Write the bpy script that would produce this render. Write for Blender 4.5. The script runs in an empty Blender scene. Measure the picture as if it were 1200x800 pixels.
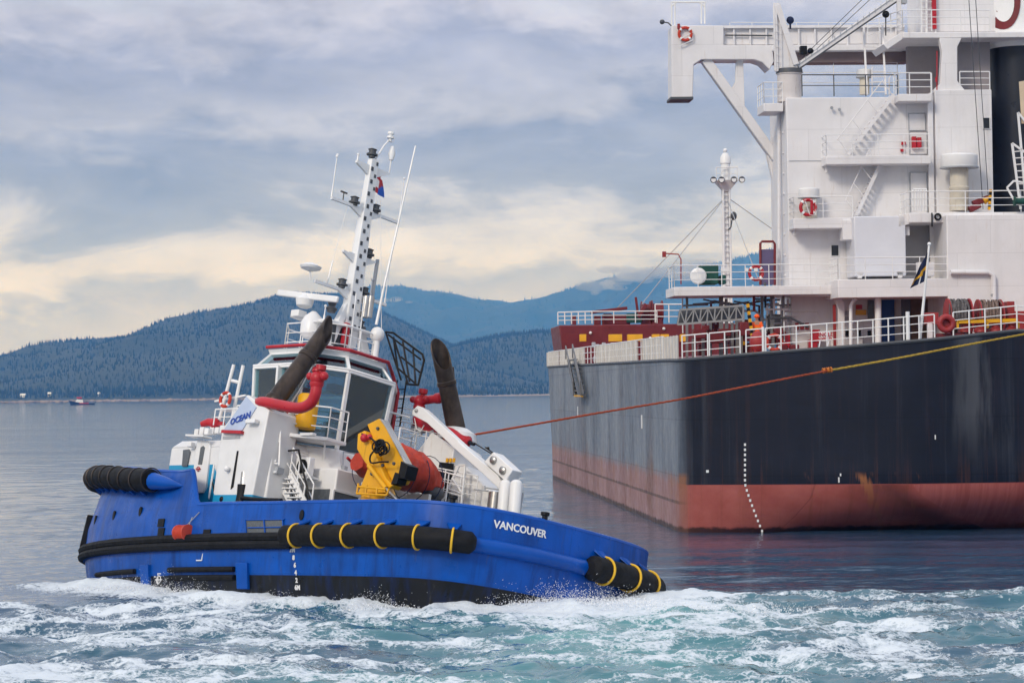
import bpy, bmesh, math, random
import numpy as np
from mathutils import Vector, Matrix
random.seed(7); rng = np.random.default_rng(5)
R = math.radians
S = bpy.context.scene
COL = S.collection
# ------------------------------------------------------------------ camera
CAM_H = 6.6; FPX = 3000.0; ROLL = R(.8); PITCH = math.atan(59/3000)
cam = bpy.data.cameras.new('camera'); camo = bpy.data.objects.new('camera', cam); COL.objects.link(camo)
cam.sensor_width = 36; cam.lens = FPX/1200*36; cam.clip_start = .5; cam.clip_end = 60000
FW = Vector((0, math.cos(PITCH), math.sin(PITCH))); U0 = Vector((0, -math.sin(PITCH), math.cos(PITCH)))
RT = Vector((math.cos(ROLL), 0, 0)) - math.sin(ROLL)*U0; UP = math.cos(ROLL)*U0 + Vector((math.sin(ROLL), 0, 0))
camo.matrix_world = Matrix(((RT.x, UP.x, -FW.x, 0), (RT.y, UP.y, -FW.y, 0), (RT.z, UP.z, -FW.z, CAM_H), (0, 0, 0, 1)))
S.camera = camo
HAZE_D = .000118
CPOS = Vector((0, 0, CAM_H))
# ------------------------------------------------------------------ light
SUN_EL, SUN_AZ = R(34), R(212)          # azimuth clockwise from +Y: behind the camera, to the left
w = bpy.data.worlds.new('World'); S.world = w; w.use_nodes = True
nt = w.node_tree; nt.nodes.clear(); N = nt.nodes.new; L = nt.links.new
def math_node(nt, op, a, b=None, c=None, clamp=False):
    n = nt.nodes.new('ShaderNodeMath'); n.operation = op; n.use_clamp = clamp
    for i, v in enumerate((a, b, c)):
        if v is None: continue
        if isinstance(v, (int, float)): n.inputs[i].default_value = v
        else: nt.links.new(v, n.inputs[i])
    return n.outputs[0]
def ramp(nt, fac, stops, interp='LINEAR'):
    n = nt.nodes.new('ShaderNodeValToRGB'); n.color_ramp.interpolation = interp; e = n.color_ramp.elements
    while len(e) < len(stops): e.new(.5)
    for i, (p, c) in enumerate(stops):
        e[i].position = p
        if isinstance(c, (int, float)): c = (c, c, c)
        e[i].color = (*c, 1)
    nt.links.new(fac, n.inputs[0]); return n.outputs[0]
def mixc(nt, fac, a, b, mode='MIX'):
    n = nt.nodes.new('ShaderNodeMix'); n.data_type = 'RGBA'; n.blend_type = mode
    for s, v in ((0, fac), (6, a), (7, b)):
        if isinstance(v, (int, float)): n.inputs[s].default_value = v
        elif isinstance(v, tuple): n.inputs[s].default_value = (*v, 1)
        else: nt.links.new(v, n.inputs[s])
    return n.outputs[2]
def noise(nt, vec, scale, detail=4, rough=.5, dist=0.):
    n = nt.nodes.new('ShaderNodeTexNoise'); n.inputs['Scale'].default_value = scale; n.inputs['Detail'].default_value = detail
    n.inputs['Roughness'].default_value = rough; n.inputs['Distortion'].default_value = dist
    if vec is not None: nt.links.new(vec, n.inputs['Vector'])
    return n.outputs['Fac']
def vscale(nt, vec, s, off=(0, 0, 0)):
    n = nt.nodes.new('ShaderNodeMapping'); n.inputs['Scale'].default_value = s; n.inputs['Location'].default_value = off
    nt.links.new(vec, n.inputs['Vector']); return n.outputs[0]
sky = N('ShaderNodeTexSky'); sky.sky_type = 'NISHITA'; sky.sun_disc = False
sky.sun_elevation = SUN_EL; sky.sun_rotation = SUN_AZ; sky.air_density = 1.2; sky.dust_density = 1.0
tc = N('ShaderNodeTexCoord'); g = tc.outputs['Generated']
sep = N('ShaderNodeSeparateXYZ'); L(g, sep.inputs[0]); z = sep.outputs[2]
n1 = noise(nt, vscale(nt, g, (9, 9, 26)), 1.0, 8, .58, .5)
n2 = noise(nt, vscale(nt, g, (26, 26, 62), (3, 1, 2)), 1.0, 7, .62, .3)
n3 = noise(nt, vscale(nt, g, (4, 4, 13), (5, 2, 1)), 1.0, 4, .5, .3)
zz = math_node(nt, 'ADD', z, math_node(nt, 'MULTIPLY', math_node(nt, 'SUBTRACT', n1, .5), .095))
zz = math_node(nt, 'ADD', zz, math_node(nt, 'MULTIPLY', math_node(nt, 'SUBTRACT', n2, .5), .034))
zz = math_node(nt, 'ADD', zz, math_node(nt, 'MULTIPLY', sep.outputs[0], -.06))
CLOUD = 13.2/.85
BANDS = [
    (0.00, (.54, .62, .96)), (.075, (.62, .66, .98)), (.115, (.48, .53, .82)), (.145, (.72, .775, 1.15)), (.175, (.63, .68, 1.02)),
    (.205, (.32, .355, .56)), (.25, (.255, .29, .50)), (.29, (.40, .43, .65)), (.33, (.29, .32, .53)), (.38, (.47, .49, .70)), (.46, (.42, .48, .68)), (.75, (.66, .72, .90)), (1., (.70, .75, .90))]
band = ramp(nt, math_node(nt, 'MULTIPLY', zz, 2.5), [(p_, tuple(k_*.85 for k_ in c_)) for p_, c_ in BANDS])
streak = ramp(nt, n2, [(.32, .80), (.66, 1.16)])
cl = mixc(nt, 1.0, band, streak, 'MULTIPLY')
cl = mixc(nt, 1.0, cl, ramp(nt, n3, [(.3, .90), (.7, 1.08)]), 'MULTIPLY')
cl = mixc(nt, 1.0, cl, (CLOUD, CLOUD, CLOUD), 'MULTIPLY')
bg = N('ShaderNodeBackground'); bg.inputs[1].default_value = .1
L(mixc(nt, .90, sky.outputs[0], cl), bg.inputs[0])
out = N('ShaderNodeOutputWorld'); L(bg.outputs[0], out.inputs[0])
sun = bpy.data.lights.new('sun', 'SUN'); sun.energy = 1.8; sun.angle = R(14); sun.color = (1, .93, .86)
so = bpy.data.objects.new('sun', sun); COL.objects.link(so)
sd = Vector((math.sin(SUN_AZ)*math.cos(SUN_EL), math.cos(SUN_AZ)*math.cos(SUN_EL), math.sin(SUN_EL)))
so.rotation_euler = sd.to_track_quat('Z', 'Y').to_euler()
S.view_settings.view_transform = 'Standard'; S.view_settings.look = 'None'; S.view_settings.gamma = 1; S.view_settings.exposure = 0
S.render.engine = 'CYCLES'
# ------------------------------------------------------------------ frames: pixel of a 1200x800 photo -> point on a plane of a thing's own frame
def ray(px, py): return FPX*FW + float(px-600)*RT + float(400-py)*UP
def pick(M, px, py, ax, c):
    Mi = M.inverted(); o = Mi @ CPOS; d = Mi.to_3x3() @ ray(px, py)
    return o + d*((c-o[ax])/d[ax])
def proj(M, p):
    d = M @ Vector(p) - CPOS; zc = d.dot(FW)
    return 600+FPX*d.dot(RT)/zc, 400-FPX*d.dot(UP)/zc
W0 = Matrix.Identity(4)
_w = pick(W0, 797, 624, 2, 0)
MS = Matrix.Translation((_w.x, _w.y, 0)) @ Matrix.Rotation(R(3.43), 4, 'Z')
MT = Matrix.Translation((-5.538, 85.304, -.467)) @ Matrix.Rotation(R(180-41.63), 4, 'Z') @ Matrix.Rotation(R(1.234), 4, 'Y') @ Matrix.Rotation(R(12.65), 4, 'X') @ Matrix.Translation((.65, 0, .35))
def sp(px, py, y=12.): return pick(MS, px, py, 1, y)
def ty(px, py, y): return pick(MT, px, py, 1, y)
def tx(px, py, x): return pick(MT, px, py, 0, x)
# ------------------------------------------------------------------ tagging
def tag(o, label=None, cat=None, group=None, kind=None):
    for k, v in (('label', label), ('category', cat), ('group', group), ('kind', kind)):
        if v: o[k] = v
    return o
def empty(name, M, label, cat, group=None):
    o = bpy.data.objects.new(name, None); COL.objects.link(o); o.matrix_world = M; o.empty_display_size = .3
    return tag(o, label, cat, group)
# ------------------------------------------------------------------ materials
MATS = {}
def paint(name, rgb, rough=.42, metal=0., var=.10, scale=1.2, rust=0., rustc=(.16, .055, .02), bump=.0, zcut=None, low=None, streak=0., streakc=None, coat=0., spec=.35, seam=None, dent=0.):
    if name in MATS: return MATS[name]
    m = bpy.data.materials.new(name); m.use_nodes = True; nt = m.node_tree; b = nt.nodes['Principled BSDF']
    tc = nt.nodes.new('ShaderNodeTexCoord'); v = tc.outputs['Object']
    n = noise(nt, v, scale, 6, .6)
    c = mixc(nt, 1.0, tuple(rgb), ramp(nt, n, [(.3, 1-var), (.7, 1+var)]), 'MULTIPLY')
    if zcut is not None:
        sx = nt.nodes.new('ShaderNodeSeparateXYZ'); nt.links.new(v, sx.inputs[0])
        zw = sx.outputs[2]
        c2 = mixc(nt, 1.0, tuple(low), ramp(nt, n, [(.3, 1-var*1.6), (.7, 1+var*1.6)]), 'MULTIPLY')
        fac = math_node(nt, 'MULTIPLY', math_node(nt, 'SUBTRACT', zw, zcut), 40, clamp=True)
        c = mixc(nt, fac, c2, c)
    if seam:
        br = nt.nodes.new('ShaderNodeTexBrick'); s2 = nt.nodes.new('ShaderNodeSeparateXYZ'); nt.links.new(v, s2.inputs[0]); cb = nt.nodes.new('ShaderNodeCombineXYZ'); nt.links.new(math_node(nt, 'ADD', s2.outputs[0], s2.outputs[1]), cb.inputs[0]); nt.links.new(s2.outputs[2], cb.inputs[1]); nt.links.new(cb.outputs[0], br.inputs['Vector'])
        br.inputs['Scale'].default_value = 1; br.inputs['Brick Width'].default_value = seam[0]; br.inputs['Row Height'].default_value = seam[1]; br.inputs['Mortar Size'].default_value = .018; br.inputs['Mortar Smooth'].default_value = .6
        for k_, cc in (('Color1', 1.02), ('Color2', .965), ('Mortar', .84)): br.inputs[k_].default_value = (cc, cc, cc, 1)
        c = mixc(nt, 1., c, br.outputs['Color'], 'MULTIPLY')
    if streak:
        sn = noise(nt, vscale(nt, v, (2.2, 2.2, .12)), 1.0, 6, .65)
        c = mixc(nt, math_node(nt, 'MULTIPLY', ramp(nt, sn, [(.50, 0.), (.68, 1.)]), streak), c, tuple(streakc or rustc))
    if rust:
        rn = noise(nt, vscale(nt, v, (3.5, 3.5, .5)), 1.0, 8, .7)
        c = mixc(nt, math_node(nt, 'MULTIPLY', ramp(nt, rn, [(.60, 0.), (.72, 1.)]), rust), c, tuple(rustc))
    nt.links.new(c, b.inputs['Base Color']); b.inputs['Metallic'].default_value = metal
    nt.links.new(ramp(nt, noise(nt, v, scale*2.3, 5, .6), [(.3, max(.03, rough-.1)), (.7, min(1, rough+.12))]), b.inputs['Roughness'])
    b.inputs['Specular IOR Level'].default_value = spec
    if coat: b.inputs['Coat Weight'].default_value = coat; b.inputs['Coat Roughness'].default_value = .15
    if dent:
        bn = nt.nodes.new('ShaderNodeBump'); bn.inputs['Strength'].default_value = 1; bn.inputs['Distance'].default_value = dent
        nt.links.new(noise(nt, vscale(nt, v, (1.5, 1.5, .7)), 1., 2, .4), bn.inputs['Height']); nt.links.new(bn.outputs[0], b.inputs['Normal'])
    if bump:
        bn = nt.nodes.new('ShaderNodeBump'); bn.inputs['Strength'].default_value = 1; bn.inputs['Distance'].default_value = bump
        nt.links.new(noise(nt, v, scale*.8, 3, .5), bn.inputs['Height']); nt.links.new(bn.outputs[0], b.inputs['Normal'])
    MATS[name] = m; return m
WHITE = paint('white_paint', (.74, .735, .73), .4, rust=.35, rustc=(.48, .36, .27), var=.06)
SWHITE = paint('ship_white_paint', (.74, .725, .735), .45, rust=.45, rustc=(.50, .38, .30), var=.06, scale=.5, dent=.03, seam=(3.4, 1.65), streak=.18, streakc=(.50, .47, .44))
SHELL = paint('clean_white', (.78, .78, .78), .35, var=.04)
GREYW = paint('grey_paint', (.38, .40, .43), .5, rust=.4)
DGREY = paint('dark_grey', (.07, .075, .085), .5)
BLACK = paint('black_paint', (.008, .008, .009), .5, var=.25, spec=.2)
RUBBER = paint('black_rubber', (.008, .008, .009), .65, var=.6, scale=3, bump=.01, spec=.18)
TBLUE = paint('tug_blue', (.0008, .070, .37), .34, var=.14, scale=.7, dent=.03, spec=.25)
THULL = paint('tug_hull_paint', (.0008, .070, .37), .34, var=.26, scale=.7, dent=.05, zcut=-.06, low=(.007, .008, .010), spec=.25, streak=.55, streakc=(.003, .018, .10), rust=.5, rustc=(.07, .065, .07), seam=(2.4, 1.1))
TURQ = paint('turquoise_paint', (.006, .27, .50), .4, var=.08)
RED = paint('red_paint', (.42, .018, .028), .35, var=.15)
YELLOW = paint('yellow_paint', (.72, .36, .008), .4, var=.12, rust=.5, rustc=(.2, .1, .02))
YSTRAP = paint('yellow_strap', (.75, .45, .03), .7)
ORANGE = paint('orange_cover', (.46, .045, .022), .6, var=.35, scale=2.2, bump=.12)
HIVIS = paint('orange_hivis', (.95, .13, .015), .6)
SOOT = paint('sooty_steel', (.060, .046, .038), .38, metal=.4, var=.5, scale=1.6, streak=.7, streakc=(.007, .006, .006), spec=.25)
STEEL = paint('bare_steel', (.42, .41, .40), .32, metal=.8)
BURG = paint('burgundy_paint', (.15, .017, .020), .5, var=.2, rust=.35)
BRED = paint('winch_red', (.30, .03, .03), .5, var=.2, rust=.3)
GREEN = paint('green_tarp', (.008, .06, .045), .6, var=.2)
DBLUE = paint('door_blue', (.01, .05, .20), .45)
ROPE_R = paint('red_rope', (.40, .075, .03), .85, var=.3, scale=9)
ROPE_Y = paint('yellow_rope', (.50, .32, .04), .85, var=.3, scale=9)
ROPE_G = paint('grey_rope', (.12, .11, .11), .9, var=.5, scale=8)
ROPE_B = paint('brown_rope', (.17, .12, .10), .9, var=.5, scale=8)
SKIN = paint('skin', (.42, .22, .15), .5); NAVY = paint('navy_cloth', (.012, .02, .06), .8)
LENS = paint('lamp_glass', (.30, .33, .36), .1, metal=.3)
ROCK = paint('shore_rock', (.26, .20, .15), .9, var=.5, scale=.05)
WINDOW = paint('dark_window', (.02, .025, .032), .08, var=.2)
GREYPANE = paint('grey_blind', (.10, .11, .12), .25, var=.2)
def glass_mat():
    m = bpy.data.materials.new('tinted_glass'); m.use_nodes = True; nt = m.node_tree; nt.nodes.clear()
    t = nt.nodes.new('ShaderNodeBsdfTransparent'); t.inputs[0].default_value = (.62, .80, .84, 1)
    gl = nt.nodes.new('ShaderNodeBsdfGlossy'); gl.inputs['Roughness'].default_value = .03; gl.inputs[0].default_value = (.85, .95, 1, 1)
    mx = nt.nodes.new('ShaderNodeMixShader'); f = nt.nodes.new('ShaderNodeFresnel'); f.inputs[0].default_value = 1.7
    nt.links.new(math_node(nt, 'ADD', f.outputs[0], .04), mx.inputs[0]); nt.links.new(t.outputs[0], mx.inputs[1]); nt.links.new(gl.outputs[0], mx.inputs[2])
    o = nt.nodes.new('ShaderNodeOutputMaterial'); nt.links.new(mx.outputs[0], o.inputs[0]); return m
GLASS = glass_mat()
# ------------------------------------------------------------------ mesh collector
class MB:
    def __init__(s): s.v = []; s.f = []; s.mi = []
    def add(s, vs, fs, mi=0):
        o = len(s.v); s.v += [tuple(v) for v in vs]; s.f += [tuple(i+o for i in f) for f in fs]; s.mi += [mi]*len(fs); return s
    def box(s, lo, hi, mi=0):
        x0, y0, z0 = lo; x1, y1, z1 = hi
        return s.add([(x0,y0,z0),(x1,y0,z0),(x1,y1,z0),(x0,y1,z0),(x0,y0,z1),(x1,y0,z1),(x1,y1,z1),(x0,y1,z1)],
                     [(0,3,2,1),(4,5,6,7),(0,1,5,4),(1,2,6,5),(2,3,7,6),(3,0,4,7)], mi)
    def prism(s, poly, ext, mi=0):
        n = len(poly); a = [Vector(p) for p in poly]; e = Vector(ext)
        return s.add(a+[p+e for p in a], [tuple(range(n))[::-1], tuple(range(n, 2*n))]+[(i, (i+1) % n, n+(i+1) % n, n+i) for i in range(n)], mi)
    def hexa(s, a, b, mi=0):       # two quads, bottom and top
        return s.add(list(a)+list(b), [(0,3,2,1),(4,5,6,7),(0,1,5,4),(1,2,6,5),(2,3,7,6),(3,0,4,7)], mi)
    def bar(s, p, q, wd, hd=None, mi=0, up=(0, 0, 1)):
        p, q = Vector(p), Vector(q); d = (q-p).normalized(); u = Vector(up)
        if abs(d.dot(u)) > .98: u = Vector((1, 0, 0))
        a = d.cross(u).normalized(); b = a.cross(d).normalized(); hd = hd or wd; a *= wd/2; b *= hd/2
        return s.add([p-a-b, p+a-b, p+a+b, p-a+b, q-a-b, q+a-b, q+a+b, q-a+b], [(0,3,2,1),(4,5,6,7),(0,1,5,4),(1,2,6,5),(2,3,7,6),(3,0,4,7)], mi)
    def path(s, pts, r, n=8, closed=False, cap=True, mi=0):
        pts = [Vector(p) for p in pts]; m = len(pts); rs = r if isinstance(r, (list, tuple)) else [r]*m
        vs = []; pa = None
        for i, p in enumerate(pts):
            if closed: t = pts[(i+1) % m]-pts[i-1]
            else: t = pts[min(i+1, m-1)]-pts[max(i-1, 0)]
            t.normalize()
            if pa is None:
                u = Vector((0, 0, 1)) if abs(t.z) < .9 else Vector((1, 0, 0)); a = t.cross(u).normalized()
            else: a = (pa-t*pa.dot(t)).normalized()
            pa = a; b = t.cross(a)
            vs += [p+(a*math.cos(2*math.pi*k/n)+b*math.sin(2*math.pi*k/n))*rs[i] for k in range(n)]
        fs = []
        for i in range(m if closed else m-1):
            j = (i+1) % m
            fs += [(i*n+k, i*n+(k+1) % n, j*n+(k+1) % n, j*n+k) for k in range(n)]
        if cap and not closed: fs += [tuple(range(n))[::-1], tuple(range((m-1)*n, m*n))]
        return s.add(vs, fs, mi)
    def tube(s, p, q, r, r2=None, n=8, mi=0): return s.path([p, q], [r, r2 if r2 is not None else r], n, mi=mi)
    def lathe(s, p, q, prof, n=16, mi=0):     # profile of (t along p-q, radius)
        p, q = Vector(p), Vector(q); d = (q-p); t = d.normalized(); u = Vector((0, 0, 1)) if abs(t.z) < .9 else Vector((1, 0, 0))
        a = t.cross(u).normalized(); b = t.cross(a); vs = []
        for k, r in prof: vs += [p+d*k+(a*math.cos(2*math.pi*j/n)+b*math.sin(2*math.pi*j/n))*r for j in range(n)]
        m = len(prof); fs = [(i*n+k, i*n+(k+1) % n, (i+1)*n+(k+1) % n, (i+1)*n+k) for i in range(m-1) for k in range(n)]
        return s.add(vs, fs+[tuple(range(n))[::-1], tuple(range((m-1)*n, m*n))], mi)
    def ell(s, c, r, n=14, m=9, mi=0):
        c = Vector(c); r = (r, r, r) if isinstance(r, (int, float)) else r; vs = [c+Vector((0, 0, -r[2]))]
        for i in range(1, m):
            a = -math.pi/2+math.pi*i/m
            vs += [c+Vector((r[0]*math.cos(a)*math.cos(2*math.pi*k/n), r[1]*math.cos(a)*math.sin(2*math.pi*k/n), r[2]*math.sin(a))) for k in range(n)]
        vs.append(c+Vector((0, 0, r[2]))); fs = [(0, 1+(k+1) % n, 1+k) for k in range(n)]
        for i in range(m-2): fs += [(1+i*n+k, 1+i*n+(k+1) % n, 1+(i+1)*n+(k+1) % n, 1+(i+1)*n+k) for k in range(n)]
        e = len(vs)-1; fs += [(e, 1+(m-2)*n+k, 1+(m-2)*n+(k+1) % n) for k in range(n)]
        return s.add(vs, fs, mi)
    def ring(s, c, R_, r, axis=(0, 1, 0), n=20, k=8, mi=0):
        c = Vector(c); t = Vector(axis).normalized(); u = Vector((0, 0, 1)) if abs(t.z) < .9 else Vector((1, 0, 0)); a = t.cross(u).normalized(); b = t.cross(a)
        return s.path([c+(a*math.cos(2*math.pi*i/n)+b*math.sin(2*math.pi*i/n))*R_ for i in range(n)], r, k, closed=True, mi=mi)
    def build(s, name, mat, parent=None, bevel=0., label=None, smooth=True, angle=38):
        me = bpy.data.meshes.new(name); me.from_pydata(s.v, [], s.f)
        mats = mat if isinstance(mat, (list, tuple)) else [mat]
        for m in mats: me.materials.append(m)
        bm = bmesh.new(); bm.from_mesh(me)
        for f, i in zip(bm.faces, s.mi): f.material_index = i
        bmesh.ops.recalc_face_normals(bm, faces=bm.faces[:]); bm.to_mesh(me); bm.free()
        if smooth:
            me.polygons.foreach_set('use_smooth', [True]*len(me.polygons)); me.set_sharp_from_angle(angle=R(angle))
        o = bpy.data.objects.new(name, me); COL.objects.link(o)
        if parent: o.parent = parent
        if bevel:
            b = o.modifiers.new('bevel', 'BEVEL'); b.width = bevel; b.segments = 2; b.limit_method = 'ANGLE'; b.angle_limit = R(50)
        if label: o['label'] = label
        return o
def rail(mb, a, b, h=1.05, n=3, step=1.4, r=.022, up=(0, 0, 1), ends=True):
    a, b, up = Vector(a), Vector(b), Vector(up); k = max(1, round((b-a).length/step))
    for i in range(n): o = up*h*(i+1)/n; mb.tube(a+o, b+o, r*(1.15 if i == n-1 else .8), n=6)
    for i in range(0 if ends else 1, k+1): p = a.lerp(b, i/k); mb.tube(p, p+up*h, r, n=6)
    return mb
def stairs(mb, top, bot, wdir, width, steps=8, rails=True, r=.02):
    top, bot, wd = Vector(top), Vector(bot), Vector(wdir).normalized()*width/2
    for s_ in (-1, 1):
        mb.bar(top+wd*s_, bot+wd*s_, .05, .18)
        if rails:
            u = Vector((0, 0, .9)); mb.tube(top+wd*s_+u, bot+wd*s_+u, r, n=6); mb.tube(top+wd*s_+u*.5, bot+wd*s_+u*.5, r*.8, n=6)
            for k in (0, .33, .66, 1): p = top.lerp(bot, k)+wd*s_; mb.tube(p, p+u, r, n=6)
    for i in range(1, steps):
        p = top.lerp(bot, i/steps); mb.bar(p-wd, p+wd, .2, .035)
    return mb
def ladder(mb, a, b, wdir, width=.4, step=.3, r=.02):
    a, b, wd = Vector(a), Vector(b), Vector(wdir).normalized()*width/2; k = max(2, int((b-a).length/step))
    for s_ in (-1, 1): mb.tube(a+wd*s_, b+wd*s_, r, n=6)
    for i in range(1, k): p = a.lerp(b, i/k); mb.tube(p-wd, p+wd, r*.7, n=5)
    return mb
def text_obj(name, s, size, mat, parent, fn, extrude=0.008, bold=0.0, shear=0.):
    """letters as a mesh; fn maps (u, v, d) -> point"""
    cu = bpy.data.curves.new(name, 'FONT'); cu.body = s; cu.size = size; cu.align_x = 'CENTER'; cu.align_y = 'CENTER'
    cu.extrude = extrude; cu.offset = bold; cu.shear = shear; cu.resolution_u = 3
    to = bpy.data.objects.new(name, cu); COL.objects.link(to)
    me = bpy.data.meshes.new_from_object(to.evaluated_get(bpy.context.evaluated_depsgraph_get()))
    bpy.data.objects.remove(to); bpy.data.curves.remove(cu)
    for v in me.vertices: v.co = fn(v.co.x, v.co.y, v.co.z)
    me.materials.clear(); me.materials.append(mat); me.name = name
    o = bpy.data.objects.new(name, me); COL.objects.link(o); o.parent = parent; return o
def planefn(c, u, v, n):
    c, u, v, n = Vector(c), Vector(u).normalized(), Vector(v).normalized(), Vector(n).normalized()
    return lambda a, b, d: c+u*a+v*b+n*(d+.012)
# ================================================================== TUG
# own frame: x forward, y to port, z up; listing to starboard under the tow
TL0, TL1, TB, TXM, TXS = -10.54, 12.45, 5.318, -8.65, -6.95
def tug_outline():
    pts = []
    n = 150
    for i in range(n+1):
        a = math.pi/2*i/n; pts.append((TXM+(TL1-TXM)*math.cos(a)**(2/2.2), TB*math.sin(a)))
    # stern round
    m = 60; out = [p for p in pts if p[0] > TXS]
    for i in range(m+1):
        a = math.pi/2*i/m; out.append((TXS-(TXS-TL0)*math.sin(a)**(2/2.8), (TB-.02)*math.cos(a)**(2/2.8)))
    full = out+[(x, -y) for x, y in reversed(out[:-1])]
    # resample evenly
    P = [Vector((x, y)) for x, y in full]; d = [0]
    for a, b in zip(P, P[1:]): d.append(d[-1]+(b-a).length)
    K = 320; res = []; j = 0
    for i in range(K):
        t = d[-1]*i/K
        while j < len(d)-2 and d[j+1] < t: j += 1
        res.append(P[j].lerp(P[j+1], (t-d[j])/max(1e-9, d[j+1]-d[j])))
    return res, d[-1]
TO, TLEN = tug_outline(); TK = len(TO)
TN = []
for i in range(TK):
    t = (TO[(i+1) % TK]-TO[i-1]).normalized(); TN.append(Vector((t.y, -t.x)) if True else None)
if TN[40].dot(TO[40]) < 0: TN = [-n for n in TN]
def step(a, b, x):
    t = max(0, min(1, (x-a)/(b-a))); return t*t*(3-2*t)
def tz_top(i):
    x = TO[i % TK].x
    return 2.50+.05*step(-2, 2, x)+1.19*step(2.3, 3.05, x)+.60*step(3.0, 11.5, x)
def t_inset(i, z):
    x = TO[i % TK].x
    k = [(-3.2, 1.9), (-2.4, 1.35), (-1.4, .75), (-.5, .34), (.4, .12), (1.25, .0), (2.2, .0)]
    if z >= 2.2: return (z-2.2)*.20*step(2.7, 4.5, x)
    for (a, p), (b, q) in zip(k, k[1:]):
        if z <= b: return max(0, p+(q-p)*max(0, (z-a)/(b-a)))*(1+.9*step(4, 12.5, x))
    return 0
def hp(i, z, off=0.):
    """point on the tug's side at outline station i (may be fractional) and height z"""
    i0 = int(math.floor(i)) % TK; i1 = (i0+1) % TK; f = i-math.floor(i)
    p = TO[i0].lerp(TO[i1], f); n = TN[i0].lerp(TN[i1], f).normalized(); d = off-t_inset(i0, z)
    return Vector((p.x+n.x*d, p.y+n.y*d, z-.30))
def hn(i):
    i0 = int(math.floor(i)) % TK; n = TN[i0]; return Vector((n.x, n.y, 0))
def st(px, z, near=True):
    """outline station whose picture column is px, on the side facing the quay"""
    best = None
    for i in range(0, TK):
        a = proj(MT, hp(i, z))[0]; b = proj(MT, hp(i+1, z))[0]
        if (a-px)*(b-px) <= 0 and a != b:
            dd = (MT @ hp(i, z)).y
            if best is None or dd < best[0]: best = (dd, i+(px-a)/(b-a))
    return best[1]
TUG = empty('tugboat', MT, 'blue and white harbour tug heeling over in churned white wake', 'tugboat')
zr = [-3.2, -2.4, -1.4, -.5, .1, .4, .85, 1.25, 1.6, 2.2]
mb = MB(); vs = []; rows = len(zr)+5
for i in range(TK):
    zt = tz_top(i)
    col = [hp(i, z) for z in zr]
    zm = 2.2+(zt-2.2)*.5; col += [hp(i, zm), hp(i, zt), hp(i, zt, -.14), hp(i, min(zt, 2.25), -.14), hp(i, 1.45, -.14)]
    vs += col
fs = [(i*rows+r, ((i+1) % TK)*rows+r, ((i+1) % TK)*rows+r+1, i*rows+r+1) for i in range(TK) for r in range(rows-1)]
mb.add(vs, fs)
hull = mb.build('hull', THULL, TUG, angle=32)
mb = MB(); inn = [hp(i, 1.47, -.10) for i in range(TK)]; mb.add(inn, [tuple(range(TK))]); mb.build('deck', paint('deck_green', (.05, .09, .08), .7, var=.3, rust=.4), TUG)
mb = MB(); bot = [hp(i, -3.2) for i in range(TK)]; mb.add(bot, [tuple(range(TK))]); mb.build('keel_plate', THULL, hull)
# cap rail on top of the bulwark
mb = MB(); mb.path([hp(i, tz_top(i)+.02, -.07) for i in range(TK)], .085, 8, closed=True); mb.build('cap_rail', TBLUE, hull)
def hrange(a, b, n): return [a+(b-a)*k/(n-1) for k in range(n)]
# rubbing strake (black, forward half both sides) and blue rib aft
sA = st(344, 1.35); iS = TK-sA
mb = MB()
strk = hrange(sA, -(TK-iS), 180)
for dz in (.12, -.12): mb.path([hp(i, 1.30+dz, .10) for i in strk], .15, 8)
mb.build('rubbing_strake', RUBBER, TUG)
sF1 = st(549, 1.4); sF2 = st(686, 1.4)
mb = MB(); mb.path([hp(i, 1.42, .02) for i in hrange(sA, TK-sA, 160)], .24, 10); mb.build('belting_rib', TBLUE, hull)
mb = MB()
for i in hrange(sA-1, -(TK-iS)+1, 240): p = hp(i, 1.08, .03); mb.ell(p, .05, 6, 4)
mb.build('strake_bolts', TBLUE, hull)
def fender(i0, i1, z, r, name, n=40, straps=(), mat=RUBBER, smat=YSTRAP, off=None, sr=.035, parts=1, label=None, zf=None):
    off = r*.85 if off is None else off; m = MB()
    zf = zf or (lambda i: z)
    ii = hrange(i0, i1, n); pts = [hp(i, zf(i), off) for i in ii]
    a = (pts[0]-pts[1]).normalized(); b = (pts[-1]-pts[-2]).normalized()
    pts = [pts[0]+a*.16]+[pts[0]+a*.06]+pts+[pts[-1]+b*.06]+[pts[-1]+b*.16]; rs = [r*.55, r*.86]+[r]*n+[r*.86, r*.55]
    m.path(pts, rs, 16); f = m.build(name, mat, TUG, label=label)
    for s_ in straps:
        i = i0+(i1-i0)*s_; c = hp(i, zf(i), off); t = (hp(i+.5, zf(i), off)-hp(i-.5, zf(i), off)).normalized()
        q = MB(); nn = 20; u = hn(i); v = Vector((0, 0, 1))
        q.path([c+(u*math.cos(a)+v*math.sin(a))*(r+sr*.7) for a in [R(-140)+R(280)*k/nn for k in range(nn+1)]], sr, 6)
        q.build('strap', smat, f)
        if smat is YSTRAP:   # bracket holding the strap to the hull
            q = MB(); o = hp(i, zf(i)+r*1.45, .0); q.hexa([o-t*.22, o+t*.22, c+u*.02+v*r*.9+t*.1, c+u*.02+v*r*.9-t*.1], [o-t*.22+v*.06, o+t*.22+v*.06, c+u*.05+v*r*1.02+t*.1, c+u*.05+v*r*1.02-t*.1])
            q.build('bracket', TBLUE, f)
    return f
fI = st(345, 1.4)-.5
fender(fI, sF1, 1.42, .34, 'roller_fender', 60, [(st(p_, 1.42)-fI)/(sF1-fI) for p_ in (356, 383, 417, 456, 494, 530)], label='long black cylindrical fender with yellow straps along the quarter')
fender(TK-sF1, TK-sA, 1.42, .36, 'roller_fender', 60, (.2, .4, .6, .8))
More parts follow.
